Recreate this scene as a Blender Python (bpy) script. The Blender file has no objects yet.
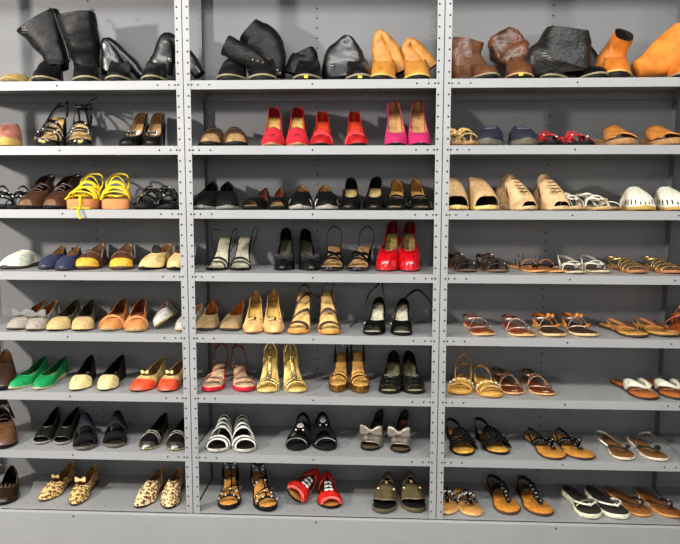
import bpy, bmesh, math, random
from mathutils import Vector, Matrix, Euler, noise
PI = math.pi
random.seed(5)
S = bpy.context.scene
COL = S.collection
ZS = 1.78                       # height of the first shelf's bolt line above the floor
PITCH = 0.0381                  # hole pitch of the perforated posts
BAYW = 0.9182
BX = [-0.9203, -0.0021, 0.9161, 1.8343]
DEP = 0.325

# ---------------------------------------------------------------- camera
CAM = Vector((0.6775, -2.4533, ZS - 0.3904))
CROT = Euler((math.radians(83.6486), math.radians(-0.0955), math.radians(2.8544)), 'XYZ')
FPX = 683.9
cd = bpy.data.cameras.new('camera'); cam = bpy.data.objects.new('camera', cd); COL.objects.link(cam)
cam.location = CAM; cam.rotation_euler = CROT
cd.sensor_width = 36; cd.lens = FPX / 680 * 36; cd.clip_start = 0.05
S.camera = cam
RM = CROT.to_matrix()

def ray(px, py):
    return RM @ Vector(((px - 340) / FPX, (272 - py) / FPX, -1))
def at(px, py, Y):              # point of the photograph at depth Y behind the rack's front
    d = ray(px, py); k = (Y - CAM.y) / d.y
    return CAM + d * k
def onz(px, py, z):
    d = ray(px, py)
    if d.z > -0.02: return None
    return CAM + d * ((z - CAM.z) / d.z)

# ---------------------------------------------------------------- materials
def lin(c):
    return tuple(((v / 255) / 12.92 if v / 255 <= .04045 else ((v / 255 + .055) / 1.055) ** 2.4) for v in c)
_m = {}
def M(rgb, rough=.5, metal=0, coat=0, pat=None, rgb2=None, sc=60, bump=.0):
    key = (rgb, rough, metal, coat, pat, rgb2, sc, bump)
    if key in _m: return _m[key]
    m = bpy.data.materials.new('mat_%d' % len(_m)); m.use_nodes = True
    nt = m.node_tree; b = nt.nodes['Principled BSDF']
    b.inputs['Roughness'].default_value = rough; b.inputs['Metallic'].default_value = metal
    b.inputs['Coat Weight'].default_value = coat; b.inputs['Coat Roughness'].default_value = .08
    if max(rgb) < 42 and not coat: b.inputs['Specular IOR Level'].default_value = .22
    c1 = (*lin(rgb), 1); c2 = (*lin(rgb2 or tuple(int(v * .72) for v in rgb)), 1)
    tc = nt.nodes.new('ShaderNodeTexCoord')
    N = nt.nodes.new; Lk = nt.links.new
    if pat == 'leopard':
        v = N('ShaderNodeTexVoronoi'); v.inputs['Scale'].default_value = sc
        ns = N('ShaderNodeTexNoise'); ns.inputs['Scale'].default_value = sc * 1.2
        mx = N('ShaderNodeMixRGB'); mx.inputs[0].default_value = .02
        Lk(tc.outputs['Object'], ns.inputs['Vector']); Lk(tc.outputs['Object'], mx.inputs[1]); Lk(ns.outputs['Color'], mx.inputs[2])
        Lk(mx.outputs[0], v.inputs['Vector'])
        r = N('ShaderNodeValToRGB'); r.color_ramp.interpolation = 'CONSTANT'
        e = r.color_ramp.elements; e[0].color = (*lin((150, 95, 40)), 1); e[0].position = 0
        e[1].color = c2; e[1].position = .26
        q = e.new(.50); q.color = c1
        Lk(v.outputs['Distance'], r.inputs[0]); Lk(r.outputs[0], b.inputs['Base Color'])
    elif pat == 'stripe':
        w = N('ShaderNodeTexWave'); w.inputs['Scale'].default_value = sc; w.bands_direction = 'Z'; w.inputs['Distortion'].default_value = 1.5
        r = N('ShaderNodeValToRGB'); r.color_ramp.elements[0].color = c1; r.color_ramp.elements[1].color = c2
        Lk(tc.outputs['Object'], w.inputs['Vector']); Lk(w.outputs['Fac'], r.inputs[0]); Lk(r.outputs[0], b.inputs['Base Color'])
    else:
        ns = N('ShaderNodeTexNoise'); ns.inputs['Scale'].default_value = sc; ns.inputs['Detail'].default_value = 4
        r = N('ShaderNodeValToRGB'); r.color_ramp.elements[0].color = c2; r.color_ramp.elements[1].color = c1
        r.color_ramp.elements[0].position = .30; r.color_ramp.elements[1].position = .55
        Lk(tc.outputs['Object'], ns.inputs['Vector']); Lk(ns.outputs['Fac'], r.inputs[0]); Lk(r.outputs[0], b.inputs['Base Color'])
    if bump:
        n2 = N('ShaderNodeTexNoise'); n2.inputs['Scale'].default_value = 90; n2.inputs['Detail'].default_value = 5
        bp = N('ShaderNodeBump'); bp.inputs['Strength'].default_value = bump; bp.inputs['Distance'].default_value = .004
        Lk(tc.outputs['Object'], n2.inputs['Vector']); Lk(n2.outputs['Fac'], bp.inputs['Height']); Lk(bp.outputs[0], b.inputs['Normal'])
    _m[key] = m; return m

def leather(c, r=.42, b=.25): return M(c, r, 0, .1 if max(c) > 42 else 0, None, None, 35, b)
def suede(c): return M(c, .95, 0, 0, None, tuple(int(v * .8) for v in c), 120, .35)
def patent(c): return M(c, .18, 0, .8)
def metalm(c, r=.3): return M(c, r, .85)
BLK = (10, 10, 10); 

# ---------------------------------------------------------------- mesh helpers
def mesh_obj(name, bm, mat, parent=None, smooth=True, solid=0):
    me = bpy.data.meshes.new(name)
    bmesh.ops.recalc_face_normals(bm, faces=bm.faces[:])
    bm.to_mesh(me); bm.free()
    if smooth:
        for p in me.polygons: p.use_smooth = True
    me.materials.append(mat)
    o = bpy.data.objects.new(name, me); COL.objects.link(o)
    if parent is not None: o.parent = parent
    if solid:
        s = o.modifiers.new('solid', 'SOLIDIFY'); s.thickness = solid; s.offset = 0
    return o
def box(bm, x0, x1, y0, y1, z0, z1):
    vs = [bm.verts.new(p) for p in ((x0,y0,z0),(x1,y0,z0),(x1,y1,z0),(x0,y1,z0),(x0,y0,z1),(x1,y0,z1),(x1,y1,z1),(x0,y1,z1))]
    for f in ((0,1,2,3),(4,5,6,7),(0,1,5,4),(1,2,6,5),(2,3,7,6),(3,0,4,7)): bm.faces.new([vs[i] for i in f])
def loft(bm, rings, cap=True, closed=True, cyc=False):
    vr = [[bm.verts.new(p) for p in r] for r in rings]
    n = len(rings[0])
    pairs = list(zip(vr, vr[1:])) + ([(vr[-1], vr[0])] if cyc else [])
    for a, b in pairs:
        for i in range(n if closed else n - 1):
            j = (i + 1) % n
            try: bm.faces.new((a[i], a[j], b[j], b[i]))
            except ValueError: pass
    if cap and not cyc:
        bm.faces.new(vr[0]); bm.faces.new(vr[-1][::-1])
    return vr
def cr(pts, n=8, closed=False):   # Catmull-Rom through points
    pts = [Vector(p) for p in pts]; out = []
    m = len(pts); seg = m if closed else m - 1
    for i in range(seg):
        if closed: p0, p1, p2, p3 = pts[i-1], pts[i], pts[(i+1) % m], pts[(i+2) % m]
        else: p0, p1, p2, p3 = pts[max(i-1, 0)], pts[i], pts[i+1], pts[min(i+2, m-1)]
        for k in range(n):
            t = k / n
            out.append(.5 * ((2*p1) + (p2-p0)*t + (2*p0-5*p1+4*p2-p3)*t*t + (-p0+3*p1-3*p2+p3)*t**3))
    if not closed: out.append(pts[-1].copy())
    return out
def tube(bm, pts, r, closed=False, k=6):
    rings = []; m = len(pts); up = Vector((0, 0, 1))
    for i, p in enumerate(pts):
        if closed: T = pts[(i+1) % m] - pts[i-1]
        else: T = pts[min(i+1, m-1)] - pts[max(i-1, 0)]
        if T.length < 1e-9: T = Vector((0, 1, 0))
        T.normalize(); A = T.cross(up)
        if A.length < .1: A = T.cross(Vector((1, 0, 0)))
        A.normalize(); B = T.cross(A)
        rings.append([p + A * math.cos(2*PI*j/k) * r + B * math.sin(2*PI*j/k) * r for j in range(k)])
    loft(bm, rings, cap=not closed, cyc=closed)
def ribbon(bm, pts, norms, w, th, closed=False):
    rings = []; m = len(pts)
    for i, p in enumerate(pts):
        T = (pts[(i+1) % m] - pts[i-1]) if closed else (pts[min(i+1, m-1)] - pts[max(i-1, 0)])
        if T.length < 1e-9: T = Vector((0, 1, 0))
        T.normalize(); N = norms[i] - T * norms[i].dot(T)
        if N.length < 1e-6: N = Vector((0, 0, 1))
        N.normalize(); B = T.cross(N)
        ww = w(i / max(1, m-1)) if callable(w) else w
        rings.append([p + B*ww/2, p + B*ww*.3 + N*th, p - B*ww*.3 + N*th, p - B*ww/2, p - B*ww*.3 - N*th*.3, p + B*ww*.3 - N*th*.3])
    loft(bm, rings, cap=not closed, cyc=closed)
def ball(bm, p, r, s=(1, 1, 1), rot=None, seg=8):
    mt = Matrix.Translation(p)
    if rot: mt = mt @ Euler(rot).to_matrix().to_4x4()
    mt = mt @ Matrix.Diagonal((r*s[0], r*s[1], r*s[2], 1))
    bmesh.ops.create_uvsphere(bm, u_segments=seg, v_segments=max(4, seg*2//3), radius=1, matrix=mt)
def sm(x): x = max(0, min(1, x)); return x*x*(3-2*x)
def itp(tab, t):
    for (a, x), (b, y) in zip(tab, tab[1:]):
        if t <= b: return x + (y - x) * sm((t - a) / (b - a)) if t > a else x
    return tab[-1][1]

# ---------------------------------------------------------------- the last: shape of one foot
class Last:
    def __init__(s, L, w, hh, th, toes='round', side=1, hf=1.0, spring=.006):
        s.L, s.w, s.hh, s.th, s.toes, s.side, s.hf, s.spring = L, w, hh, th, toes, side, hf, spring
    def hw(s, t):
        b = itp([(0, .90), (.27, 1), (.58, .64), (.80, .61), (1, .54)], t)
        te, q = {'round': (.20, 2), 'almond': (.30, 1.55), 'point': (.40, 1.25), 'square': (.10, 2.6)}[s.toes]
        if t < te: b *= max(0, 1 - (1 - t/te) ** q) ** (.5 if q > 1.4 else .72)
        if t > .76: b *= max(0, 1 - ((t - .76) / .24) ** 2.2) ** .55
        return max(b * s.w, .0004)
    def cx(s, t): return -s.side * s.w * .16 * (1 - sm(t / .35)) + s.side * s.w * .06 * sm((t - .3) / .3) * (1 - sm((t-.6)/.3))
    def fb(s, t):
        z = s.th + s.hh * sm((t - .26) / .56) - (.04 * s.hh * sm((t - .85) / .15))
        if t < .22: z += s.spring * (1 - t/.22) ** 2
        return z
    def P(s, a, t, z):      # a across (1 = edge of the sole), t from toe to heel, z above the footbed
        tc = max(0, min(1, t))
        return Vector((s.cx(tc) + s.hw(min(max(tc, .1), .9)) * a, t * s.L - s.L/2, s.fb(tc) + z))
    def F(s, t, u):         # the surface of the (absent) foot
        th = (1 - u) / 2 * PI
        h = (.016 + .066 * (t / .62 if t < .62 else 1)) * s.hf
        return Vector((s.cx(t) + s.hw(min(max(t, .08), .92)) * 1.02 * math.cos(th), t * s.L - s.L/2, s.fb(t) + h * math.sin(th) ** .8 if 0 < th < PI else s.fb(t)))

TS = [.5 - .5 * math.cos(PI * i / 26) for i in range(27)]
def sec(l, t, zb, zt, grow=0):
    c, h = l.cx(t), l.hw(t) + grow; y = t * l.L - l.L/2
    e = min(h * .25, (zt - zb) * .3, .004)
    return [Vector((c+h-e, y, zb)), Vector((c+h, y, zb+e)), Vector((c+h, y, zt-e)), Vector((c+h-e, y, zt)),
            Vector((c-h+e, y, zt)), Vector((c-h, y, zt-e)), Vector((c-h, y, zb+e)), Vector((c-h+e, y, zb))]
def sole_mesh(l, kind, thin=.004, grow=.001):
    bm = bmesh.new(); R = []
    for t in TS:
        zt = l.fb(t)
        if kind in ('flat', 'wedge'): zb = min(l.spring * max(0, 1 - t/.22) ** 2, zt - .002)
        else: zb = zt - (l.th * (1 - sm((t - .3) / .2)) + thin * sm((t - .3) / .2))
        R.append(sec(l, t, zb, zt, grow))
    loft(bm, R); return bm
def insole_mesh(l):
    bm = bmesh.new(); R = []
    for t in TS[1:-1]:
        R.append(sec(l, t, l.fb(t) - .001, l.fb(t) + .0012, -.003 if l.hw(t) > .006 else 0))
    loft(bm, R); return bm
def heel_mesh(l, kind):
    bm = bmesh.new(); zt = l.fb(.92) - .002; n = 14
    yc = .885 * l.L - l.L/2; rx0 = l.hw(.86) * .96; ry0 = .105 * l.L
    rb = {'stiletto': (.0055, .0055), 'block': (rx0*.8, ry0*.75), 'cone': (.012, .012), 'low': (rx0*.95, ry0*.95), 'kitten': (.009, .009)}[kind]
    R = []
    for i in range(9):
        k = i / 8                       # 0 at the ground
        f = {'stiletto': k ** 2.6, 'cone': k ** 1.2, 'kitten': k ** 1.8}.get(kind, k)
        rx = rb[0] + (rx0 - rb[0]) * f; ry = rb[1] + (ry0 - rb[1]) * f
        y = yc + (.045 * l.L * (1 - k) if kind not in ('low', 'block') else .01 * (1-k))
        y += .0
        R.append([Vector((l.cx(.9) + rx * math.cos(a), y + ry * math.sin(a) * (1 if math.sin(a) > 0 else .9), zt * k)) for a in [2*PI*j/n for j in range(n)]])
    # top ring follows the sloping seat
    for v in R[-1]: v.z = min(l.fb((v.y + l.L/2) / l.L), zt + .002) - .002
    loft(bm, R); return bm

def annulus(l, thr, hthr, hside, cnt, inset=0, peep=None, toeh=1.0, vshape=0, dorsay=0, ns=30, nv=8, slash=0):
    """upper of a closed shoe: from the feather edge up to the topline"""
    ring = []; tops = []; lows = []
    K = 2 * ns
    for i in range(K):
        q = i / ns; sd = 1
        if q > 1: q = 2 - q; sd = -1
        tb = .5 - .5 * math.cos(PI * q)
        g = .5 - .5 * math.cos(PI * min(1, q * 1.0))
        to = thr + (.988 - thr) * g
        hb = max(l.hw(tb) - inset, .0003) if 0 < q < 1 else 0
        base = Vector((l.cx(tb) + sd * hb, tb * l.L - l.L/2 + (inset if q < .1 else -inset if q > .9 else 0), l.fb(tb) - .002))
        fr = min(1, (to - thr) / (.20 - .1*vshape)); capw = max(0, 1 - (1 - fr) ** 2) ** (.5 + .5*vshape)
        ho = max(l.hw(min(to, .99)) * (.92 - .30 * sm((to - .5) / .46)) - inset, 0) * capw if q < 1 else 0
        zz = itp([(thr, hthr), (thr + .22, hside - dorsay), (.60, hside), (.80, hside + (cnt - hside) * .30), (.92, hside + (cnt - hside) * .70), (1.06, cnt * 1.12)], to)
        opn = Vector((l.cx(to) + sd * ho, to * l.L - l.L/2 - (inset if q > .9 else 0), l.fb(to) + zz))
        k = .10
        cz = l.fb(tb) + (zz * .9 if q > .35 else (.024 * toeh + (hthr - .024) * q * 1.5))
        ctrl = Vector((base.x * 1.05 + (opn.x - base.x) * k, base.y + (opn.y - base.y) * k, cz - inset))
        v0 = 0
        if peep and q < peep[0]: v0 = peep[1] * (1 - (q/peep[0]) ** 2) ** .5
        col = []
        for j in range(nv + 1):
            v = v0 + (1 - v0) * j / nv
            col.append(base * (1-v)**2 + ctrl * 2*v*(1-v) + opn * v*v)
        ring.append(col); tops.append(col[-1]); lows.append(col[0])
    bm = bmesh.new(); vr = [[bm.verts.new(p) for p in c] for c in ring]
    for i in range(K):
        a, b = vr[i], vr[(i+1) % K]
        for j in range(nv):
            try: bm.faces.new((a[j], b[j], b[j+1], a[j+1]))
            except ValueError: pass
    bmesh.ops.remove_doubles(bm, verts=bm.verts[:], dist=.0002)
    return bm, tops, lows, ring

ORD = ['', 'top', 'second', 'third', 'fourth', 'fifth', 'sixth', 'seventh', 'bottom']
BAY = ['left', 'middle', 'right', 'far right']
def shelf_z(row): return ZS - (row - 1) * 6 * PITCH + .0155

class Shoe:
    """one shoe: an Empty with its parts"""
    def __init__(s, name, row, bay, toe, heel, label, cat, group, side, Lf=.25, w=.040, th=.006, hh=None, cnt=.055,
                 toes='round', hf=1.0, Y=None, roll=0, spring=.006, pitch=0, lift=0):
        z0 = shelf_z(row); s.z0 = z0
        if Y is None:
            p = onz(toe[0], toe[1], z0) if row >= 4 else None
            Y = min(max(p.y, .004), .16) if p else .02
        h = hh if hh is not None else .05; yaw = 0
        for _ in range(12):
            L = math.sqrt(max(Lf*Lf - h*h, .01))
            Yh = min(Y + L * math.cos(yaw), .300)
            H = at(heel[0], heel[1], Yh); T = at(toe[0], toe[1], Y)
            yaw = math.asin(max(-.97, min(.97, (H.x - T.x) / L)))
            if hh is None: h = max(.004, min(.15, H.z - z0 - cnt - th))
        if Y + L * math.cos(yaw) > .304: Y = max(.003, .304 - L * math.cos(yaw)); T = at(toe[0], toe[1], Y)
        s.l = Last(L, w, h, th, toes, side, hf, spring); s.hh = h
        r = bpy.data.objects.new(name, None); COL.objects.link(r); s.r = r
        r.empty_display_size = .05
        # toe stands at T; local +Y runs from toe to heel
        d = Vector((math.sin(yaw), math.cos(yaw), 0))
        r.location = Vector((T.x, Y, z0)) + d * (L/2); r.location.z = z0
        r.rotation_euler = (math.radians(pitch), math.radians(roll), -yaw)
        r['label'] = label; r['category'] = cat
        if group: r['group'] = group
        s.lift = lift; s.pz = .68 if hf <= .65 else 1
    def add(s, name, bm, mat, label=None, parent=None, smooth=True, solid=0):
        o = mesh_obj(name, bm, mat, parent or s.r, smooth, solid)
        if label: o['label'] = label
        return o
    def base(s, sole, kind='flat', heel=None, heelmat=None, insole=None, thin=.004, grow=.001):
        k = kind if kind in ('flat', 'wedge') else 'heel'
        s.so = s.add('sole', sole_mesh(s.l, k, thin, grow), sole)
        if heel: s.add('heel', heel_mesh(s.l, heel), heelmat or sole)
        if insole: s.add('insole', insole_mesh(s.l), insole)
    def upper(s, mat, lining, pipe=None, pr=.0014, thr=.3, hthr=.036, hside=.032, cnt=.055, peep=None, toeh=1, vshape=0, dorsay=0, toecap=None, name='upper', toes=None):
        a = (s.l, thr, hthr, hside, cnt)
        bm, tops, lows, ring = annulus(*a, 0, peep, toeh, vshape, dorsay)
        s.up = s.add(name, bm, mat); s.tops = tops; s.ring = ring
        bm2, *_ = annulus(*a, .0016, peep, toeh, vshape, dorsay)
        s.add('lining', bm2, lining)
        bm = bmesh.new(); tube(bm, tops, pr, True); s.add('topline_trim', bm, pipe or mat)
        if peep:
            bm = bmesh.new(); K = len(lows); n = int(peep[0] * 30) + 1
            tube(bm, [lows[i % K] for i in range(-n, n+1)], .0013, False); s.add('toe_trim', bm, pipe or mat)
        if toecap:                  # a cap of another colour over the toe
            tm, q, vmax = toecap; K = len(ring); n = int(q * 30); bm = bmesh.new(); rr = []
            for i in range(-n, n+1):
                c = ring[i % K]; f = (1 - (abs(i)/n) ** 2) ** .5 if n else 1
                m = max(.02, vmax * f); row = []
                for j in range(7):
                    v = m * j / 6 * (len(c) - 1); k = min(int(v), len(c) - 2)
                    p = c[k].lerp(c[k+1], v - k); cc = Vector((0, c[0].y + .06, s.l.fb(.2)))
                    row.append(p + (p - cc).normalized() * .0011)
                rr.append(row)
            loft(bm, rr, cap=False, closed=False); s.add('toe_cap', bm, tm)
    def strap(s, pts, w, mat, name='strap', th=.0018, n=7):
        """strap over the foot through (t, u) points"""
        Q = cr([(a, b, 0) for a, b in pts], n); l = s.l; rings = []; m = len(Q)
        kt, ku = l.L, l.w * 1.5
        def F(t, u):
            u = max(-1, min(1, u)); e = .01
            p = l.F(t, u); dt = l.F(t + e, u) - l.F(t - e, u); du = l.F(t, min(1, u + e)) - l.F(t, max(-1, u - e))
            N = du.cross(dt)
            if N.length < 1e-12: N = Vector((0, 0, 1))
            N.normalize()
            ax = Vector((l.cx(t), p.y, l.fb(t) - .004))
            if N.dot(p - ax) < 0: N = -N
            return p, N
        for i, q in enumerate(Q):
            g = Q[min(i+1, m-1)] - Q[max(i-1, 0)]; gt, gu = g.x * kt, g.y * ku
            ln = math.hypot(gt, gu) or 1; ot, ou = -gu / ln, gt / ln
            ww = w(i / (m-1)) if callable(w) else w
            top = []; bot = []
            nn = 5 if ww > .012 else 3
            for j in range(nn):
                f = (j / (nn-1) - .5) * ww
                p, N = F(max(.005, min(1.05, q.x + ot * f / kt)), q.y + ou * f / ku)
                e = th * (.35 if j in (0, nn-1) else 1)
                top.append(p + N * e); bot.append(p - N * th * .15)
            rings.append(top + bot[::-1])
        bm = bmesh.new(); loft(bm, rings)
        return s.add(name, bm, mat)
    def slots(s, lst, w, mat, name='slot'):
        """narrow openings along the grid of a closed upper: ('q', v, q0, q1) across or ('v', q, v0, v1) upward"""
        R = s.ring; K = len(R); nv = len(R[0]) - 1
        def pt(q, v):
            x = q * K / 2; i = int(math.floor(x)); f = x - i; a = R[i % K]; b = R[(i+1) % K]; y = v * nv; j = min(int(y), nv-1); g = y - j
            return (a[j].lerp(a[j+1], g)).lerp(b[j].lerp(b[j+1], g), f)
        for kd, c, a, b in lst:
            P = [pt(a + (b-a)*i/8, c) if kd == 'q' else pt(c, a + (b-a)*i/8) for i in range(9)]
            P = [p + (p - Vector((0, p.y + .02, p.z * .3))).normalized() * .0006 for p in P]
            bm = bmesh.new(); N = [p - Vector((0, p.y + .015, p.z * .3)) for p in P]
            ribbon(bm, P, N, lambda t: w * (.35 + .65 * math.sin(PI * min(1, max(0, t)))), .0008); s.add(name, bm, mat)
    def path(s, pts, w, mat, name='ankle_strap', th=.0016, closed=False, n=8):
        P = cr([s.l.P(p[0], p[1], p[2] * s.pz) for p in pts], n, closed); c = sum(P, Vector()) / len(P)
        N = [Vector((p.x - c.x, p.y - c.y, (p.z - c.z) * .15)) for p in P]
        bm = bmesh.new(); ribbon(bm, P, N, w, th, closed); return s.add(name, bm, mat)
    def beads(s, pts, r, mat, name='beads', foot=True):
        me = None
        for p in pts:
            c = s.l.F(p[0], p[1]) + Vector((0, 0, r*.5)) if foot else s.l.P(*p)
            if me is None:
                bm = bmesh.new(); ball(bm, Vector(), r, seg=6); o = s.add(name, bm, mat); me = o.data
            else:
                o = bpy.data.objects.new(name, me); COL.objects.link(o); o.parent = s.r
            o.location = c
    def bow(s, t, u, size, mat, name='bow', knot=None, up=.004):
        c = s.l.F(t, u) + Vector((0, -.002, up)); bm = bmesh.new()
        for sd in (-1, 1):
            rings = []
            for i in range(9):
                k = i / 8; x = sd * size * k; hgt = size * (.10 + .42 * math.sin(PI * min(k * .62 + .02, 1)) ** 1.2) * (1 if k < .95 else .8)
                dp = size * .16 * (1 - .3*k)
                rings.append([c + Vector((x, dp * math.cos(a), hgt * math.sin(a) + .12 * size * k)) for a in [2*PI*j/10 for j in range(10)]])
            loft(bm, rings)
        ball(bm, c, size * .2, (1, 1.1, 1.2))
        return s.add(name, bm, mat)
    def sticker(s, mat, t=.0, a=0.1, size=(.014, .007)):
        bm = bmesh.new(); y = -s.l.L/2 + .001
        x = s.l.cx(0) + a * s.l.w; z = s.l.fb(0) - s.l.th * .5
        box(bm, x - size[0]/2, x + size[0]/2, y - .0035, y + .002, z - size[1]/2, z + size[1]/2)
        s.add('price_sticker', bm, mat, 'small yellow sticker', smooth=False)
    def tag(s, mat, t, size=(.012, .02), lab=None, z=.003):
        bm = bmesh.new(); c = s.l.P(0, t, z)
        box(bm, c.x - size[0]/2, c.x + size[0]/2, c.y - size[1]/2, c.y + size[1]/2, c.z - .0006, c.z + .0006)
        dz = (s.l.fb(min(1, t + .03)) - s.l.fb(t - .03)) / (.06 * s.l.L)
        for v in bm.verts: v.co.z += (v.co.y - c.y) * dz
        s.add('size_tag', bm, mat, lab, smooth=False)
    def done(s):
        bpy.context.view_layer.update()
        zmin = 9
        for o in s.r.children:
            for v in o.data.vertices:
                z = (o.matrix_world @ v.co).z
                if z < zmin: zmin = z
        s.r.location.z += s.z0 + .0004 - zmin + s.lift
        return s

def ordw(k, n): return ('left' if k == 0 else 'right') + ' one of its pair'
def pair(name, row, bay, desc, places, build, cat='shoe', grp=None, **kw):
    out = []
    for k, pl in enumerate(places):
        toe, heel = pl[0], pl[1]; d = dict(kw)
        if len(pl) > 2: d.update(pl[2])
        pos = ', ' + ('left' if k == 0 else 'right') + ' of its pair' if len(places) > 1 else ''
        lab = d.pop('lab', None) or '%s%s, %s shelf, %s bay' % (desc, pos, ORD[row], BAY[bay])
        o = Shoe(name, row, bay, toe, heel, lab, cat, grp or (desc + ', ' + ORD[row] + ' shelf' if len(places) > 1 else None), 1 if k == 0 else -1, **d)
        build(o, k); o.done(); out.append(o)
    return out
# ---------------------------------------------------------------- the steel shelving
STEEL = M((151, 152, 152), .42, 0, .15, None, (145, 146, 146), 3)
STEEL_SHADED = M((122, 123, 124), .8, 0, 0, None, (118, 119, 120), 4)  # same steel darkened: shade inside the bays is put into the colour
HOLE_SHADE = M((12, 12, 12), .9)  # dark discs set behind the holes, standing in for the shade inside
def holed(bm, O, U, V, length, width, holes, r=.0036, cell=.014, v0=None, deep=None):
    """flat strip with real round holes, deep backs them with dark shade discs; O corner, U along, V across"""
    v0 = width / 2 if v0 is None else v0
    c8 = [(-1,-1),(0,-1),(1,-1),(1,0),(1,1),(0,1),(-1,1),(-1,0)]
    def P(u, v): return O + U * u + V * v
    def quad(u0, u1, a, b):
        if u1 - u0 < 1e-5 or b - a < 1e-5: return
        bm.faces.new([bm.verts.new(P(*q)) for q in ((u0, a), (u1, a), (u1, b), (u0, b))])
    h = cell / 2; last = 0
    for u in sorted(holes):
        if u - h < last or u + h > length: continue
        quad(last, u - h, 0, width)
        a, b = max(0, v0 - h), min(width, v0 + h)
        quad(u - h, u + h, 0, a); quad(u - h, u + h, b, width)
        mid = (a + b) / 2; hv = (b - a) / 2
        outer = [bm.verts.new(P(u + x * h, mid + y * hv)) for x, y in c8]
        inner = [bm.verts.new(P(u + r * math.cos(math.atan2(y, x)), v0 + r * math.sin(math.atan2(y, x)))) for x, y in c8]
        for i in range(8):
            j = (i + 1) % 8; bm.faces.new((outer[i], outer[j], inner[j], inner[i]))
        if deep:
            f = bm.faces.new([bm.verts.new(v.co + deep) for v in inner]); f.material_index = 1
        last = u + h
    quad(last, length, 0, width)
    bmesh.ops.remove_doubles(bm, verts=bm.verts[:], dist=1e-5)

X_, Y_, Z_ = Vector((1,0,0)), Vector((0,1,0)), Vector((0,0,1))
ZB, ZTOP = ZS - 1.591, ZS + .52
NH = [ZS + k * PITCH for k in range(-41, 14)]
def post(bx, right, back, parent):
    bm = bmesh.new(); F = .0240; D = .036
    z0 = ZB if not back else .02
    hz = [z - z0 for z in NH if z > z0 + .01]
    x0 = bx + .0015 if not right else bx + BAYW - .0015 - F
    y = DEP - .0015 if back else 0
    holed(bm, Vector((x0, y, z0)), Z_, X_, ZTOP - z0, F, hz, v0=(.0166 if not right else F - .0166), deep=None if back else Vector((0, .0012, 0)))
    xs = bx + .0015 if not right else bx + BAYW - .0015
    ys = DEP - .0015 - D if back else 0
    holed(bm, Vector((xs, ys, z0)), Z_, Y_, ZTOP - z0, D, [h + PITCH/2 for h in hz], v0=D*.55 if not back else D*.45)
    bmesh.ops.remove_doubles(bm, verts=bm.verts[:], dist=1e-5)
    o = mesh_obj('post', bm, STEEL if not back else STEEL_SHADED, parent, False); o.data.materials.append(HOLE_SHADE)

    return o
def shelf(bx, row, parent):
    zc = ZS - (row - 1) * 6 * PITCH; zt = zc + .0155; bm = bmesh.new()
    lip = .031
    if row == 8: lip = .006
    xa, xb = bx + .0035, bx + BAYW - .0035; W = xb - xa
    yf = .0016; yb = DEP - .004
    hx = [.0483, .0893, W/2, W - .0893, W - .0483, W - .0262, .0262]
    # front lip with bolt holes, small return flange below
    if row < 8:
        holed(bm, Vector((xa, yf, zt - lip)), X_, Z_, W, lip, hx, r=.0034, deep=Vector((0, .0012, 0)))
        holed(bm, Vector((xa, yb, zt - lip)), X_, Z_, W, lip, [], r=.003)
        for a, b in ((yf, yf + .013), (yb - .013, yb)):
            holed(bm, Vector((xa, a, zt - lip)), X_, Y_, W, b - a, [])
        for x in (xa, xb): holed(bm, Vector((x, yf, zt - lip)), Y_, Z_, yb - yf, lip, [])
    else:
        holed(bm, Vector((xa, yf, zt - lip)), X_, Z_, W, lip, [], r=.003)
    # the plate, with a row of small divider slots near the front and the back
    n = int(W / .0508); hs = [W/2 + (i - n/2 + .5) * .0508 for i in range(n)]
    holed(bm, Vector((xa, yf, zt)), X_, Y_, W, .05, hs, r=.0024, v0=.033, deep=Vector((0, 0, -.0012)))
    holed(bm, Vector((xa, yf + .05, zt)), X_, Y_, W, yb - yf - .05, [])
    bmesh.ops.remove_doubles(bm, verts=bm.verts[:], dist=1e-5)
    o = mesh_obj('shelf', bm, STEEL, parent, False); o.data.materials.append(HOLE_SHADE)

    return o
def unit(i, x, label, full=True):
    r = bpy.data.objects.new('shelving_unit', None); COL.objects.link(r); r.location = (x + BAYW/2, .15, 0)
    r['label'] = label; r['category'] = 'shelving'
    made = []
    for rt in (False, True):
        for bk in (False, True): made.append(post(x, rt, bk, r))
    for row in range(-1, 9):
        if row == 0: continue
        o = shelf(x, row, r); made.append(o)
    bm = bmesh.new(); W = BAYW - .003
    y = DEP + .0015
    holed(bm, Vector((x + .0015, y, .03)), X_, Z_, W/2 - .022, ZTOP - .03, [])
    holed(bm, Vector((x + .0015 + W/2 + .002, y, .03)), X_, Z_, W/2 - .002, ZTOP - .03, [])
    holed(bm, Vector((x + .0015 + W/2 - .022, y, .03)), Z_, X_, ZTOP - .03, .024, [z - .03 for z in NH], deep=Vector((0, .0012, 0)))
    o = mesh_obj('back_panel', bm, STEEL_SHADED, r, False); o.data.materials.append(HOLE_SHADE); made.append(o)
    for o in made: o.location = -r.location
    return r
unit(0, BX[0], 'tall grey steel shelving bay on the left, with leopard and green flats')
unit(1, BX[1], 'tall grey steel shelving bay in the middle, with red high heels')
unit(2, BX[2], 'tall grey steel shelving bay on the right, with flip-flops and flat sandals')
unit(3, BX[3], 'grey steel shelving bay glimpsed past the far right edge')
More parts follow.
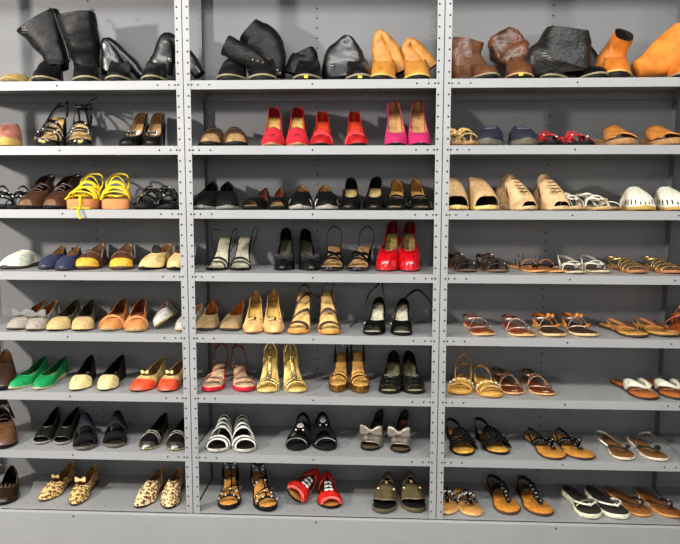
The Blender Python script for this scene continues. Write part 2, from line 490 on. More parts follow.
# plinth in front of the posts' feet
bm = bmesh.new()
x0, x1 = BX[0] - .02, BX[3] + .30
prof = [(-.0015, .0), (-.0015, .183), (-.0035, .1885), (-.008, .1905), (-.0125, .1885), (-.0145, .183), (-.0145, 0)]
def prx(x): return [Vector((x, a, b)) for a, b in prof]
loft(bm, [prx(x0), prx(x1)])
for cx_ in (BX[0] + BAYW/2, BX[1] + BAYW/2, BX[2] + BAYW/2):
    pass
pl = mesh_obj('base_plinth', bm, STEEL, None, False)
pl['label'] = 'long grey steel plinth board under the bottom shelves'; pl['category'] = 'plinth'
for cx_ in (BX[0] + BAYW/2, BX[1] + BAYW/2 + .01, BX[2] + BAYW/2 - .02):
    bm = bmesh.new(); bmesh.ops.create_cone(bm, cap_ends=True, segments=12, radius1=.0035, radius2=.0028, depth=.002, matrix=Matrix.Translation((cx_, -.0155, .172)) @ Matrix.Rotation(PI/2, 4, 'X'))
    mesh_obj('screw', bm, M((45, 45, 45), .5, .5), pl, False)
# ---------------------------------------------------------------- room
def struct(name, b, m):
    bm = bmesh.new(); box(bm, *b); o = mesh_obj(name, bm, m, None, False); o['kind'] = 'structure'; return o
WALLM = M((176, 175, 172), .9, 0, 0, None, (170, 169, 166), 5)
struct('floor', (-3.6, 4.2, -5.2, .45, -.1, 0), M((105, 102, 98), .6, 0, 0, None, (96, 93, 90), 3))
struct('wall_back', (-3.6, 4.2, .36, .45, 0, 3.1), WALLM)
struct('ceiling', (-3.6, 4.2, -5.2, .45, 3.1, 3.2), M((225, 225, 222), .9, 0, 0, None, (220, 220, 217), 4))
struct('wall_left', (-3.7, -3.6, -5.2, .45, 0, 3.1), WALLM)
struct('wall_right', (4.2, 4.3, -5.2, .45, 0, 3.1), WALLM)
struct('wall_front', (-3.6, 4.2, -5.3, -5.2, 0, 3.1), WALLM)
# ---------------------------------------------------------------- light
def area(loc, target, sx, sy, power, col=(1, 1, 1)):
    ld = bpy.data.lights.new('room_or_fill_light', 'AREA'); ld.shape = 'RECTANGLE'; ld.size = sx; ld.size_y = sy; ld.energy = power; ld.color = col
    o = bpy.data.objects.new('room_or_fill_light', ld); COL.objects.link(o); o.location = loc
    o.rotation_euler = (Vector(target) - Vector(loc)).to_track_quat('-Z', 'Y').to_euler()
    return o
area((.6, -2.3, 2.95), (.6, -.6, .8), 4.5, 0.4, 112, (1, .985, .96))
area((.6, -4.9, 1.75), (.6, 0, 1.2), 5.0, 1.0, 46, (.97, .985, 1))  # unseen broad fill added in front to even out back panels and lips
area((-2.05, -1.95, 2.03), (-.2, .2, 1.6), 0.14, .14, 78, (1, .93, .88))
w = bpy.data.worlds.new('world'); S.world = w; w.use_nodes = True
w.node_tree.nodes['Background'].inputs[0].default_value = (.85, .9, 1, 1)
w.node_tree.nodes['Background'].inputs[1].default_value = .3
S.view_settings.view_transform = 'Standard'; S.view_settings.look = 'None'; S.view_settings.exposure = .30; S.view_settings.gamma = 1
try: S.view_settings.use_curve_mapping = False
except Exception: pass
# ---------------------------------------------------------------- kinds of shoe
YEL = M((238, 214, 40), .6); WHT = M((235, 232, 225), .55); TANL = leather((196, 152, 96)); CREAM = leather((222, 200, 156))
DARKIN = M((38, 30, 26), .8); SOLEB = M((15, 14, 13), .6); SOLET = M((150, 110, 66), .6); GOLD = metalm((214, 176, 96), .3); SILV = metalm((200, 196, 188), .3)
BKL = leather(BLK, .38); BKP = patent((8, 8, 8)); BKS = suede((13, 12, 12)); GEM = M((245, 240, 230), .15, .3); BROWN = leather((70, 42, 26))
COGN = leather((176, 92, 32)); TANS = leather((206, 142, 72)); ORT = leather((214, 128, 40))
def closed(up, lining=None, insole=None, sole=None, kind='flat', heel=None, heelmat=None, after=None, **u):
    def b(s, k):
        s.base(sole or SOLEB, kind, heel, heelmat, insole or lining or TANL)
        s.upper(up, lining or TANL, **u)
        if after: after(s, k)
    return b
def sandal(sole, insole, straps=(), paths=(), kind='flat', heel=None, heelmat=None, after=None, thin=.004, grow=.001):
    def b(s, k):
        s.base(sole, kind, heel, heelmat, insole, thin, grow)
        for x in straps: s.strap(*x)
        for x in paths:
            p, w, m = x[:3]; s.path(p, w, m, closed=(len(x) > 3 and x[3]))
        if after: after(s, k)
    return b
def thong(m, w=.007, t=.2, to=.52): return [([(t, .06), (t + .07, .22), (t + .18, .62), (to, 1)], w, m), ([(t, -.06), (t + .07, -.22), (t + .18, -.62), (to, -1)], w, m, 'thong_strap')]
def band(t0, m, w, t1=None): return ([(t0, -1), (((t0 + (t1 or t0)) / 2), 0), (t1 or t0, 1)], w, m, 'band')
def cross(t0, t1, m, w): return [([(t0, -1), ((t0 + t1)/2, 0), (t1, 1)], w, m), ([(t0, 1), ((t0 + t1)/2 + .02, 0), (t1, -1)], w, m)]
BACK = [(-1.0, .60, .0), (-1.1, .76, .020), (-.9, .94, .036), (0, 1.03, .040), (.9, .94, .036), (1.1, .76, .020), (1.0, .60, .0)]
ANK = [(0, .62, .046), (.9, .68, .040), (1.15, .82, .036), (.85, .97, .036), (0, 1.04, .038), (-.85, .97, .036), (-1.15, .82, .036), (-.9, .68, .040)]
ANKH = [(0, .58, .085), (.9, .66, .08), (1.2, .82, .07), (.8, .99, .062), (0, 1.05, .060), (-.8, .99, .062), (-1.2, .82, .07), (-.9, .66, .08)]
BACKH = [(-1.0, .62, .0), (-1.1, .78, .030), (-.9, .95, .056), (0, 1.04, .064), (.9, .95, .056), (1.1, .78, .030), (1.0, .62, .0)]
def backloop(m, w=.006): return (BACK, w, m)

# ================================================================ second shelf
def _(s, k): s.bow(.30, 0, .024, M((226, 62, 92), .6), 'folded_toe_band')
pair('platform_sandal', 2, 0, 'wicker wedge sandal with pink brown upper', [((8, 146), (12, 121))],
     closed(leather((176, 112, 92)), TANL, None, M((206, 176, 96), .9, 0, 0, 'stripe', (150, 116, 50), 240), 'wedge', thr=.5, hthr=.055, hside=.05, cnt=.05), hh=.022, th=.028, w=.045, cat='sandal')
def blkplat(s, k):
    s.base(BKP, 'plat', 'block', BKP, M((205, 170, 110), .6))
    for t in (.16, .27, .38): s.strap([(t, -1), (t + .02, 0), (t, 1)], .013, BKP)
    s.beads([(.16, .5), (.17, -.4), (.28, .45), (.29, -.3), (.4, .3)], .0035, GEM, 'gem_trim')
    if k == 0: s.path([(-1.05, .40, .01), (-.6, .62, .035), (.2, .84, .055), (.8, .97, .062), (1.1, .99, .07), (1.0, 1.01, .045), (.9, .98, .01)], .012, BKP); s.path([(-1, .52, .0), (.2, .72, .045), (1.1, .8, .03), (1, .7, 0)], .010, BKP)
    else: s.path(ANKH, .010, BKP, closed=True); s.path(BACKH, .009, BKP); s.path([(1, .5, 0), (.2, .8, .06), (-1, .95, .06), (-1, .99, 0)], .009, BKP); s.path([(.2,.98,.08),(1.3,.9,.09),(1.9,.84,.10)], .008, BKP)
    s.sticker(YEL)
pair('strappy_platform_heel', 2, 0, 'black strappy jewelled platform heel', [((44, 146), (62, 119)), ((77, 146), (86, 124))], blkplat, cat='sandal', cnt=.0, th=.024, w=.047, Lf=.245)
def bowf(s, k): s.bow(.27, 0, .016, BKP); s.tag(WHT, .55)
pair('bow_pump', 2, 0, 'black patent bow pump with tan inside', [((126, 146), (146, 112)), ((148, 146), (162, 112))],
     closed(BKP, M((176, 138, 88), .7), None, SOLEB, 'plat', 'cone', BKP, after=bowf, thr=.30, cnt=.05), cnt=.05, w=.038)
def loaf(s, k): s.strap([(.42, -1), (.40, 0), (.42, 1)], .018, leather((64, 48, 32)), 'elastic_band')
pair('slip_on_shoe', 2, 1, 'brown slip-on shoe with worn toe', [((211, 145), (216, 121)), ((234, 145), (236, 120))],
     closed(leather((78, 56, 38)), DARKIN, None, SOLEB, after=loaf, thr=.46, hthr=.055, hside=.045, cnt=.055, toecap=(leather((158, 128, 86)), .22, .55)), w=.046, hh=.012, th=.014)
def rb(s, k):
    s.strap([(.27, -1), (.30, 0), (.27, 1)], .034, suede((196, 22, 44)), 'folded_band', .003)
    if k: s.tag(WHT, .52, (.022, .010), 'white label')
pair('high_heel_pump', 2, 1, 'crimson suede pump with yellow heel pad', [((273, 145), (274, 107)), ((296, 145), (299, 107))],
     closed(suede((188, 20, 38)), M((168, 24, 34), .8), M((206, 168, 88), .6), SOLET, 'plat', 'cone', suede((188, 20, 38)), after=rb, thr=.34, cnt=.045, toes='round'), cnt=.045, w=.040)
CORAL = M((226, 58, 62), .6)
def cb(s, k): s.strap([(.26, -1), (.29, 0), (.26, 1)], .030, CORAL, 'coral_band', .003); (s.tag(WHT, .45, (.014, .008), 'white label') if k == 0 else 0)
pair('high_heel_pump', 2, 1, 'red pump with orange insole', [((322, 146), (322, 111)), ((357, 146), (354, 111))],
     closed(leather((176, 26, 30)), M((206, 60, 26), .6), M((214, 66, 26), .6), SOLEB, 'plat', 'cone', after=cb, thr=.32, cnt=.045), cnt=.045, w=.039)
MAG = suede((186, 26, 94))
def mg(s, k): s.tag(WHT, .42, (.014, .012), 'white label', .004)
pair('high_heel_pump', 2, 1, 'magenta suede pump with tan lining', [((398, 146), (392, 101)), ((419, 146), (418, 101))],
     closed(MAG, leather((186, 132, 80)), leather((196, 150, 96)), SOLEB, 'plat', 'cone', MAG, after=mg, thr=.30, hthr=.042, hside=.038, cnt=.05, toes='round'), cnt=.05, w=.042)
YST = leather((226, 190, 116))
pair('strappy_sandal', 2, 2, 'pale yellow strappy sandal', [((474, 144), (452, 126)), ((456, 144), (444, 122))],
     sandal(SOLET, YST, [([(.15, -1), (.2, 0), (.16, 1)], .010, YST), *cross(.22, .5, YST, .012), ([(.3,-1),(.34,0),(.3,1)], .009, YST)], [(ANK, .008, YST, True), backloop(YST, .01)], 'flat'), hh=.012, w=.040, cat='sandal', th=.01)
NAVY = M((24, 26, 46), .8, 0, 0, None, None, 90, .3)
def nv(s, k): s.slots([('q', v, -.16, .16) for v in (.72, .86)], .006, M((120, 122, 140), .8), 'lace')
pair('canvas_shoe', 2, 2, 'navy canvas shoe with olive rubber sole', [((489, 144), (494, 126)), ((526, 144), (514, 124))],
     closed(NAVY, DARKIN, None, M((92, 88, 72), .7), after=nv, thr=.42, hthr=.055, hside=.035, cnt=.05), w=.046, hh=.006, th=.022)
RED = leather((206, 44, 48)); 
pair('crossover_sandal', 2, 2, 'red and black crossover sandal', [((556, 143), (536, 135)), ((586, 143), (562, 134), {'Y': .02})],
     sandal(SOLEB, BKL, [*cross(.22, .48, RED, .022), ([(.5,-1),(.55,0),(.5,1)], .02, RED), ([(.3,-1),(.34,0),(.3,1)], .010, BKL)], [(BACK, .014, RED)], after=lambda s, k: s.beads([(.2, .3), (.34, -.3), (.45, .5)], .004, GEM, 'white_trim')), hh=.006, w=.044, cat='sandal', hf=.62, th=.012)
OR2 = leather((206, 132, 58))
pair('crossover_wedge', 2, 2, 'tan crossover wedge slide with cork rim', [((630, 145), (600, 122), {'Y': .012}), ((674, 145), (644, 122), {'Y': .012})],
     sandal(M((170, 124, 76), .9, 0, 0, None, None, 200), M((60, 60, 40), .7), [([(.22, -1), (.34, 0), (.50, 1)], .085, OR2, 'cross_band', .003), ([(.22, 1), (.34, 0), (.50, -1)], .085, OR2, 'cross_band', .003), ([(.44, -1), (.50, 0), (.44, 1)], .03, OR2)], kind='wedge'), hh=.018, th=.020, w=.052, cat='sandal', hf=.70)

# ================================================================ third shelf
pair('dark_sandal', 3, 0, 'flat black sandal with silver jewels', [((18, 208), (26, 192)), ((-2, 208), (8, 194))],
     sandal(SOLEB, BKL, [([(.16,-1),(.2,0),(.16,1)], .016, BKL), *cross(.22, .5, BKL, .013), ([(.5,-1),(.55,0),(.5,1)], .014, BKL)], [backloop(BKL, .01)], after=lambda s, k: s.beads([(.2, .5), (.22, .1), (.24, -.3), (.4, .2), (.42, -.2), (.45, .5)], .005, SILV, 'jewels')), hh=.01, w=.046, cat='sandal')
def ox(s, k):
    for t in (.40, .47, .54): s.strap([(t, -.32), (t + .01, 0), (t, .32)], .004, BROWN, 'lace', .0025)
    s.path([(-.95, .5, .065), (-.9, .7, .075), (-.7, .95, .085), (0, 1.0, .09), (.7, .95, .085), (.9, .7, .075), (.95, .5, .065)], .03, leather((58, 34, 22)), 'ankle_collar', .003)
pair('ankle_bootie', 3, 0, 'brown leather bootie with loose collar', [((26, 208), (52, 179)), ((47, 208), (78, 178))],
     closed(leather((74, 45, 29)), DARKIN, None, SOLEB, 'flat', None, after=ox, thr=.40, hthr=.050, hside=.055, cnt=.075, toecap=(leather((120, 88, 62)), .16, .4)), w=.044, hh=.02, th=.012)
CORK = M((204, 138, 84), .85, 0, 0, 'stripe', (180, 112, 64), 90)
YL = M((240, 206, 20), .55)
def yw(s, k):
    s.base(CORK, 'wedge', None, None, M((176, 128, 70), .7))
    for i, t in enumerate((.12, .2, .28, .36, .44, .52)):
        s.strap([(t, -1), (t + .05, 0), (t, 1)] if i % 2 else [(t + .05, -1), (t, 0), (t + .02, 1)], .007, YL, 'yellow_cord', .004)
    s.strap([(.14, -1), (.3, .2), (.5, 1)], .008, YL, 'yellow_cord', .004); s.strap([(.14, 1), (.3, -.2), (.5, -1)], .008, YL, 'yellow_cord', .004)
    s.path([(1, .5, .02), (1.3, .62, .05), (.8, .8, .075), (-.6, .8, .075), (-1.2, .6, .05), (-1, .5, .02)], .008, YL, 'yellow_cord', .004)
    s.path([(-.9, .14, .01), (-1.1, .1, .0), (-.7, .2, .014), (.2, .1, .012), (.9, .3, .02)], .007, YL, 'yellow_cord', .004)
    if k == 0:
        bm = bmesh.new(); l = s.l; f = -l.L/2
        pts = cr([(.012, f + .05, .058), (.002, f + .004, .046), (.004, f - .010, .02), (.006, f - .026, .004), (.002, f - .036, -.010), (.012, f - .037, -.034)], 6)
        tube(bm, pts, .0045); s.trail = s.add('trailing_cord', bm, YL)
        bm = bmesh.new(); tube(bm, cr([(-.03, f - .004, .004), (-.005, f - .008, .005), (.02, f - .004, .004), (.035, f + .003, .004)], 5), .0035); s.add('trailing_cord', bm, YL)
for k, (t_, h_) in enumerate([((80, 208), (98, 184)), ((113, 208), (122, 184))]):
    o = Shoe('platform_espadrille', 3, 0, t_, h_, 'cork platform sandal wound with yellow cord, ' + ('its cord trailing over the shelf edge' if k == 0 else 'beside black sandals, third shelf'), 'sandal', 'cork platform sandals with yellow cords', 1 if k == 0 else -1, hh=.02, th=.036, w=.050, toes='square', Y=.018, Lf=.24, spring=0)
    yw(o, k); o.r.location.z += .0008
pair('strappy_sandal', 3, 0, 'black strappy sandal with buckle', [((144, 208), (156, 190)), ((168, 208), (164, 186))],
     sandal(SOLEB, BKL, [([(.15,-1),(.2,0),(.15,1)], .02, BKP), *cross(.24, .5, BKP, .013), ([(.42,-1),(.46,0),(.42,1)], .011, BKP)], [(ANK, .012, BKP, True), backloop(BKL, .012), ([(1,.55,.0),(1.6,.7,.03),(1.5,.9,.04),(1.1,1,.03)], .012, BKP)], after=lambda s, k: s.beads([(.46, .3), (.2, -.2)], .005, GOLD if k == 0 else SILV, 'buckle')), hh=.02, w=.045, cat='sandal', th=.014)
pair('slip_on_sneaker', 3, 1, 'black slip-on sneaker with grey sole', [((202, 209), (214, 180)), ((226, 209), (228, 178))],
     closed(leather((13, 13, 13), .6), DARKIN, None, M((120, 118, 112), .6), thr=.40, hthr=.05, hside=.045, cnt=.07), w=.044, hh=.025, th=.012)
def pk(s, k): s.tag(M((224, 190, 130), .5), .06, (.03, .02), 'pale insole tip', .002)
pair('peep_toe_slingback', 3, 1, 'black peep-toe slingback with brown inside', [((251, 209), (266, 185)), ((275, 209), (281, 182))],
     closed(leather((14, 14, 14)), leather((150, 84, 50)), M((196, 160, 104), .6), SOLEB, 'flat', 'low', thr=.30, cnt=.062, hside=.012, dorsay=.0, peep=(.14, .45)), w=.042, hh=.014, th=.01)
def mt(s, k): s.strap([(.18, -1), (.2, 0), (.18, 1)], .012, SILV, 'metallic_band')
pair('cut_out_loafer', 3, 1, 'black loafer with silver band and tan cut-outs', [((301, 209), (302, 182)), ((326, 209), (325, 180))],
     closed(leather((15, 14, 13)), TANL, leather((196, 152, 90)), M((150, 146, 136), .5), 'flat', 'low', after=mt, thr=.36, hthr=.05, hside=.04, cnt=.06), w=.043, hh=.02, th=.014)
pair('high_heel_pump', 3, 1, 'shiny black pump with gold insole', [((350, 209), (351, 177)), ((372, 209), (378, 176))],
     closed(BKP, M((18, 16, 15), .6), M((196, 172, 110), .5), SOLEB, 'plat', 'cone', BKP, thr=.33, cnt=.05), cnt=.05, w=.040)
pair('square_toe_pump', 3, 1, 'black patent pump with bright tan lining', [((397, 209), (396, 179)), ((421, 209), (415, 179))],
     closed(BKP, M((206, 154, 82), .55), M((212, 164, 92), .5), SOLEB, 'plat', 'block', BKP, after=lambda s, k: s.strap([(.25,-1),(.28,0),(.25,1)], .016, BKP, 'toe_band'), thr=.36, cnt=.05, toes='square'), cnt=.05, w=.041, toes='square')
BGE = suede((206, 168, 118))
pair('peep_toe_mule', 3, 2, 'tan suede peep-toe mule', [((460, 209), (446, 180)), ((489, 209), (471, 180))],
     closed(BGE, M((60, 46, 34), .8), None, M((224, 190, 116), .6), 'flat', 'block', thr=.58, hthr=.082, hside=.07, cnt=.01, peep=(.26, .42), toeh=1.3), w=.047, hh=.035, th=.014)
def cut(s, k):
    for t in (.30, .37, .44, .51, .58): s.strap([(t, -.5), (t + .03, 0), (t, .5)], .006, DARKIN, 'cut_out', .001)
def slb(s, k): s.slots([('q', v, -.13, .13) for v in (.42, .54, .65, .76, .87)] + [('v', .42 * sd, .25, .6) for sd in (-1, 1)], .009, DARKIN)
pair('cut_out_bootie', 3, 2, 'beige bootie with slotted upper', [((534, 209), (497, 182)), ((562, 209), (536, 184))],
     closed(leather((222, 184, 134)), M((84, 62, 44), .8), None, M((206, 172, 124), .6), 'flat', 'block', after=slb, thr=.62, hthr=.105, hside=.06, cnt=.05, peep=(.16, .26), toeh=.9), w=.045, hh=.02, th=.012)
WS = leather((238, 230, 212))
pair('strappy_sandal', 3, 2, 'white strappy sandal with tan sole', [((580, 209), (556, 190)), ((606, 209), (578, 196))],
     sandal(M((190, 150, 96), .7), CREAM, [*thong(WS, .014, .2, .5), ([(.3,-1),(.36,0),(.3,1)], .013, WS)], [(BACK, .012, WS), (ANK, .009, WS, True)]), hh=.006, w=.043, cat='sandal', hf=.8, th=.01)
WW = M((240, 234, 214), .85, 0, 0, None, None, 200, .3)
def esp(s, k):
    for t in (.12, .18, .24, .30, .36, .42, .48):
        for sd in (-1, 1): s.strap([(t, sd), (t + .02, sd * .55)], .005, M((70, 56, 40), .8), 'woven_slot', .0012)
def espb(s, k):
    s.base(M((206, 168, 88), .9, 0, 0, 'stripe', (160, 120, 56), 200), 'flat', None, None, CREAM)
    for i, t in enumerate((.10, .17, .24, .31, .38, .45)): s.strap([(t, -1), (t + .05, -.45)], .010, WW, 'woven_band', .0025); s.strap([(t, 1), (t + .05, .45)], .010, WW, 'woven_band', .0025)
    s.strap([(.05, 0), (.3, 0), (.62, 0)], lambda q: .035 + .032 * q, WW, 'toe_panel', .003)
    s.strap([(.50, -1), (.60, 0), (.50, 1)], .05, WW, 'instep_band', .003)
    if k == 0: s.path([(1, .55, .03), (1.5, .7, .05), (1.4, .95, .045), (.6, 1.02, .03)], .010, CREAM, 'heel_strap')
def esl(s, k):
    s.slots([('v', q, .08, .34) for q in (-.42, -.35, -.28, -.21, -.14, .14, .21, .28, .35, .42)] + [('v', q, .06, .24) for q in (-.07, 0, .07)], .006, M((60, 46, 30), .9), 'woven_slot')
    if k == 0: s.path([(1, .7, .03), (1.4, .8, .05), (1.2, .98, .045), (.3, 1.03, .04), (-.8, .9, .04)], .010, CREAM, 'heel_strap')
pair('woven_espadrille', 3, 2, 'white woven espadrille with yellow sole', [((648, 210), (624, 190)), ((681, 210), (657, 190))],
     closed(WW, CREAM, None, M((206, 168, 88), .9, 0, 0, 'stripe', (160, 120, 56), 200), after=esl, thr=.56, hthr=.068, hside=.04, cnt=.02), hh=.006, th=.014, w=.050)
def lyin(s, k): pass
pair('ankle_strap_sandal', 3, 2, 'cream ankle-strap sandal beside woven espadrilles', [((616, 209), (596, 196), {'Y': .09})],
     sandal(SOLET, CREAM, [([(.2,-1),(.25,0),(.2,1)], .012, WS)], [(ANK, .012, CREAM, True), (BACK, .014, WS)]), hh=.004, w=.036, cat='sandal', hf=.6, Lf=.22, th=.006)
# ================================================================ fourth shelf
MINT = leather((228, 230, 212))
pair('closed_toe_mule', 4, 0, 'pale white mule lying at the left edge', [((6, 268), (40, 262), {'Y': .05, 'lab': 'pale white mule lying sideways, fourth shelf, left bay'})],
     closed(MINT, CREAM, None, M((60, 54, 46), .7), thr=.50, hthr=.05, hside=.03, cnt=.016), hh=.006, w=.046, Lf=.24, th=.012)
NV2 = suede((38, 44, 76))
pair('ballet_flat', 4, 0, 'navy blue flat with pale insole', [((45, 268), (64, 248), {'Y': .05}), ((60, 269.5), (79, 248), {'Y': .012})],
     closed(NV2, M((206, 170, 112), .7), M((214, 178, 118), .6), M((40, 42, 52), .6), thr=.40, cnt=.05, hside=.024), w=.036, hh=.018, th=.01)
BR2 = leather((92, 56, 38))
def lf(s, k):
    s.strap([(.36, -.92), (.34, 0), (.36, .92)], .014, BR2, 'saddle_band', .003)
    s.path([(-.98, .36, .028), (-.9, .6, .034), (-.75, .85, .04), (0, .995, .05), (.75, .85, .04), (.9, .6, .034), (.98, .36, .028)], .006, M((204, 178, 146), .6), 'collar_lacing')
pair('driving_loafer', 4, 0, 'brown loafer with mustard toe', [((84, 270), (102, 246)), ((118, 270), (128, 245))],
     closed(BR2, M((200, 168, 130), .8), None, M((80, 50, 24), .6), after=lf, thr=.33, hthr=.042, hside=.03, cnt=.055, toecap=(M((226, 176, 60), .5, 0, 0, None, (196, 140, 36), 70, .4), .30, .62)), w=.044, hh=.02, th=.012)
CRM = leather((232, 204, 140), .35)
def pom(s, k):
    if k == 0:
        bm = bmesh.new(); c = s.l.P(.0, .46, .055); ball(bm, c, .0145, (1, .7, .9), seg=12)
        for i in range(14):
            a = 2*PI*i/14; ball(bm, c + Vector((math.cos(a)*.013, -.004, math.sin(a)*.013)), .006, seg=6)
        s.add('pompom', bm, M((38, 38, 40), .9), 'dark grey pompom')
pair('slip_on_flat', 4, 0, 'cream pointed flat', [((144, 269), (165, 243)), ((172, 269.5), (187, 245))],
     closed(CRM, M((206, 160, 110), .7), None, SOLEB, after=pom, thr=.40, hthr=.042, hside=.036, cnt=.055), w=.044, hh=.02, th=.01, toes='almond')
SIN = M((214, 208, 180), .35, .25)
def lp(s, k):
    s.path([(1, .5, .0), (1.9, .62, .02), (2.1, .8, .035), (1.5, .93, .03), (.8, .96, .004)], .003, BKL, 'ankle_strap')
    if k == 0: s.path([(-1, .5, .0), (-2.2, .75, .03), (-1.2, .95, .03)], .003, BKL, 'ankle_strap')
pair('heeled_slide_sandal', 4, 1, 'black slide with silver insole', [((214, 271), (228, 237)), ((237, 271), (248, 236))],
     sandal(BKL, SIN, [([(.14,-1),(.17,0),(.15,1)], .008, BKL), ([(.30, -1), (.30, 0), (.26, 1)], .010, BKL)], kind='plat', heel='kitten', after=lp), cnt=0, w=.039, th=.008, cat='sandal', hf=.7)
BKSAT = M((12, 12, 13), .30, 0, .2, None, None, 60, .15)
pair('bow_pump', 4, 1, 'black satin pump with wide bow', [((284, 271), (286, 227)), ((311, 271), (304, 228))],
     closed(BKSAT, M((10, 10, 9), .6), M((112, 108, 88), .4, .3), SOLEB, 'plat', 'stiletto', BKP, after=lambda s, k: s.bow(.17, 0, .036, M((26, 25, 26), .35)), thr=.30, cnt=.05), cnt=.05, w=.040, toes='almond')
def lp2(s, k): s.path([(-.9, .8, .0), (-1.25, .86, .03), (-1.2, .92, .062), (0, .96, .082), (1.2, .92, .062), (1.25, .86, .03), (.9, .8, .0)], .005, BKL, 'ankle_strap')
pair('heeled_sandal', 4, 1, 'black crossover sandal with looped ankle strap', [((332, 271), (334, 246)), ((354, 271), (368, 246))],
     sandal(BKP, M((214, 168, 112), .5), [([(.14,-1),(.22,0),(.20,1)], .014, BKL), *cross(.20, .46, BKL, .013)], kind='plat', heel='cone', after=lp2), cnt=0, w=.043, th=.014, cat='sandal', hf=.8)
REDP = patent((196, 8, 22))
def rp(s, k):
    bm = bmesh.new(); loft(bm, [sec(s.l, t, -.001, .005, .0012) for t in TS if t < .42]); s.add('outsole', bm, SOLEB)
pair('platform_pump', 4, 1, 'glossy red platform pump with gold insole', [((386, 271), (394, 221)), ((408, 271), (411, 221))],
     closed(REDP, M((120, 8, 18), .5), M((206, 182, 110), .4, .2), REDP, 'plat', 'stiletto', REDP, thr=.30, hthr=.040, cnt=.052, toeh=1.15, after=rp), cnt=.05, w=.041, th=.030, spring=.002)
def platcover(s): pass
DBR = leather((52, 34, 24))
pair('strappy_sandal', 4, 2, 'dark brown strappy flat sandal', [((472, 272), (448, 258)), ((500, 272), (482, 256))],
     sandal(M((110, 84, 60), .7), DBR, [([(.16,-1),(.2,0),(.16,1)], .02, DBR), *cross(.24, .5, DBR, .018), ([(.5,-1),(.52,0),(.5,1)], .022, DBR)], [(BACK, .014, DBR)], after=lambda s, k: s.beads([(.5, .2), (.5, .6), (.24, .6)], .005, SILV, 'silver_buckle')), hh=.008, w=.043, cat='sandal', th=.008, hf=.65)
ORS = M((196, 116, 52), .5)
pair('flat_sandal', 4, 2, 'orange-soled sandal with black fringe', [((545, 273), (508, 263)), ((562, 272), (528, 262), {'Y': .09})],
     sandal(M((216, 164, 100), .6), ORS, [*thong(BKL, .008, .16, .5), ([(.4,-1),(.44,0),(.4,1)], .006, ORS)], [], after=lambda s, k: [s.strap([(t, -.9 + .5*j), (t + .06, -.6 + .5*j)], .004, BKL, 'fringe') for t in (.5, .62) for j in range(3)]), hh=.004, w=.040, cat='sandal', hf=.55, th=.005)
WH3 = leather((228, 220, 200))
pair('thong_sandal', 4, 2, 'off-white knotted thong sandal', [((582, 272), (555, 262), {'Y': .03}), ((603, 273), (580, 262), {'Y': .06})],
     sandal(M((196, 184, 150), .6), M((92, 76, 58), .6), [*thong(WH3, .014, .16, .5), ([(.3,-1),(.32,0),(.34,1)], .006, WH3)], [([(1, .5, .0), (1.6, .7, .035), (.6, .95, .05), (-.4, .8, .05), (-1, .5, .0)], .011, WH3)]), hh=.004, w=.040, cat='sandal', hf=.65, th=.008)
GLD = metalm((222, 188, 124), .35)
pair('gladiator_sandal', 4, 2, 'pale gold gladiator sandal', [((644, 274), (610, 262)), ((676, 274), (648, 263))],
     sandal(M((176, 112, 66), .7), M((206, 150, 100), .6), [([(t,-1),(t+.03,0),(t,1)], .015, GLD) for t in (.16,.28,.40,.52)] + [([(.12,0),(.34,0),(.56,0)], .014, GLD)], [(BACK, .010, GLD), (ANK, .010, GLD, True)]), hh=.004, w=.044, cat='sandal', hf=.5, th=.008)
# ================================================================ fifth shelf
GRY = suede((158, 150, 138))
def gb(s, k): s.bow(.27, 0, .034, suede((122, 120, 117)))
pair('bow_flat', 5, 0, 'grey suede flat with big grey bow', [((12, 331), (46, 302)), ((30, 332), (56, 300))],
     closed(GRY, leather((152, 92, 44)), None, M((70, 58, 46), .7), after=gb, thr=.34, cnt=.055), w=.040, hh=.022, th=.006)
TNC = suede((196, 168, 112)); OLV = leather((86, 78, 50), .4)
pair('ballet_flat', 5, 0, 'olive flat with worn tan toe', [((54, 332), (78, 302)), ((79, 332), (93, 300))],
     closed(OLV, M((60, 52, 34), .7), None, SOLEB, thr=.34, cnt=.06, hside=.036, toecap=(TNC, .36, .97)), w=.042, hh=.02, th=.006)
OT = leather((206, 136, 78), .35)
def otb(s, k): s.strap([(.16, -1), (.24, 0), (.30, 1)], .012, OT, 'draped_fold', .004); s.strap([(.22, -1), (.26, 0), (.24, 1)], .010, OT, 'draped_fold', .004)
pair('low_heel_pump', 5, 0, 'orange-tan pump with folded toe', [((108, 332), (125, 298)), ((133, 333), (143, 298))],
     closed(OT, leather((120, 66, 36)), M((160, 96, 54), .6), M((150, 132, 96), .7), 'plat', 'block', leather((120, 62, 32)), after=otb, thr=.32, cnt=.052), cnt=.052, w=.042, th=.008)
SLV = M((214, 212, 200), .35, .15)
pair('silver_flat', 5, 0, 'silver white flat', [((160, 331), (176, 301), {'roll': -38, 'lab': 'silver white flat tipped on its side, left of its pair, fifth shelf'}), ((177, 332), (202, 303), {'lab': 'silver white flat poking behind the post, right of its pair, fifth shelf'})],
     closed(SLV, M((206, 150, 120), .7), None, M((190, 170, 110), .5), thr=.36, cnt=.05, hside=.03), w=.038, hh=.014, th=.006, toes='almond')
OLT = leather((158, 132, 92))
pair('ballet_flat', 5, 1, 'khaki snakeskin flat with orange lining', [((206, 331), (213, 303)), ((226, 331), (243, 303))],
     closed(OLT, leather((206, 132, 68)), None, M((60, 50, 34), .7), thr=.40, hthr=.032, hside=.03, cnt=.058), w=.042, hh=.016, th=.008, toes='square')
BGP = leather((222, 180, 116)); 
def stp(s, k): s.strap([(.24, -.95), (.26, 0), (.24, .95)], .008, BGP, 'toe_strap', .003); s.beads([(.25, .1)], .0055, M((60, 40, 26), .4), 'button')
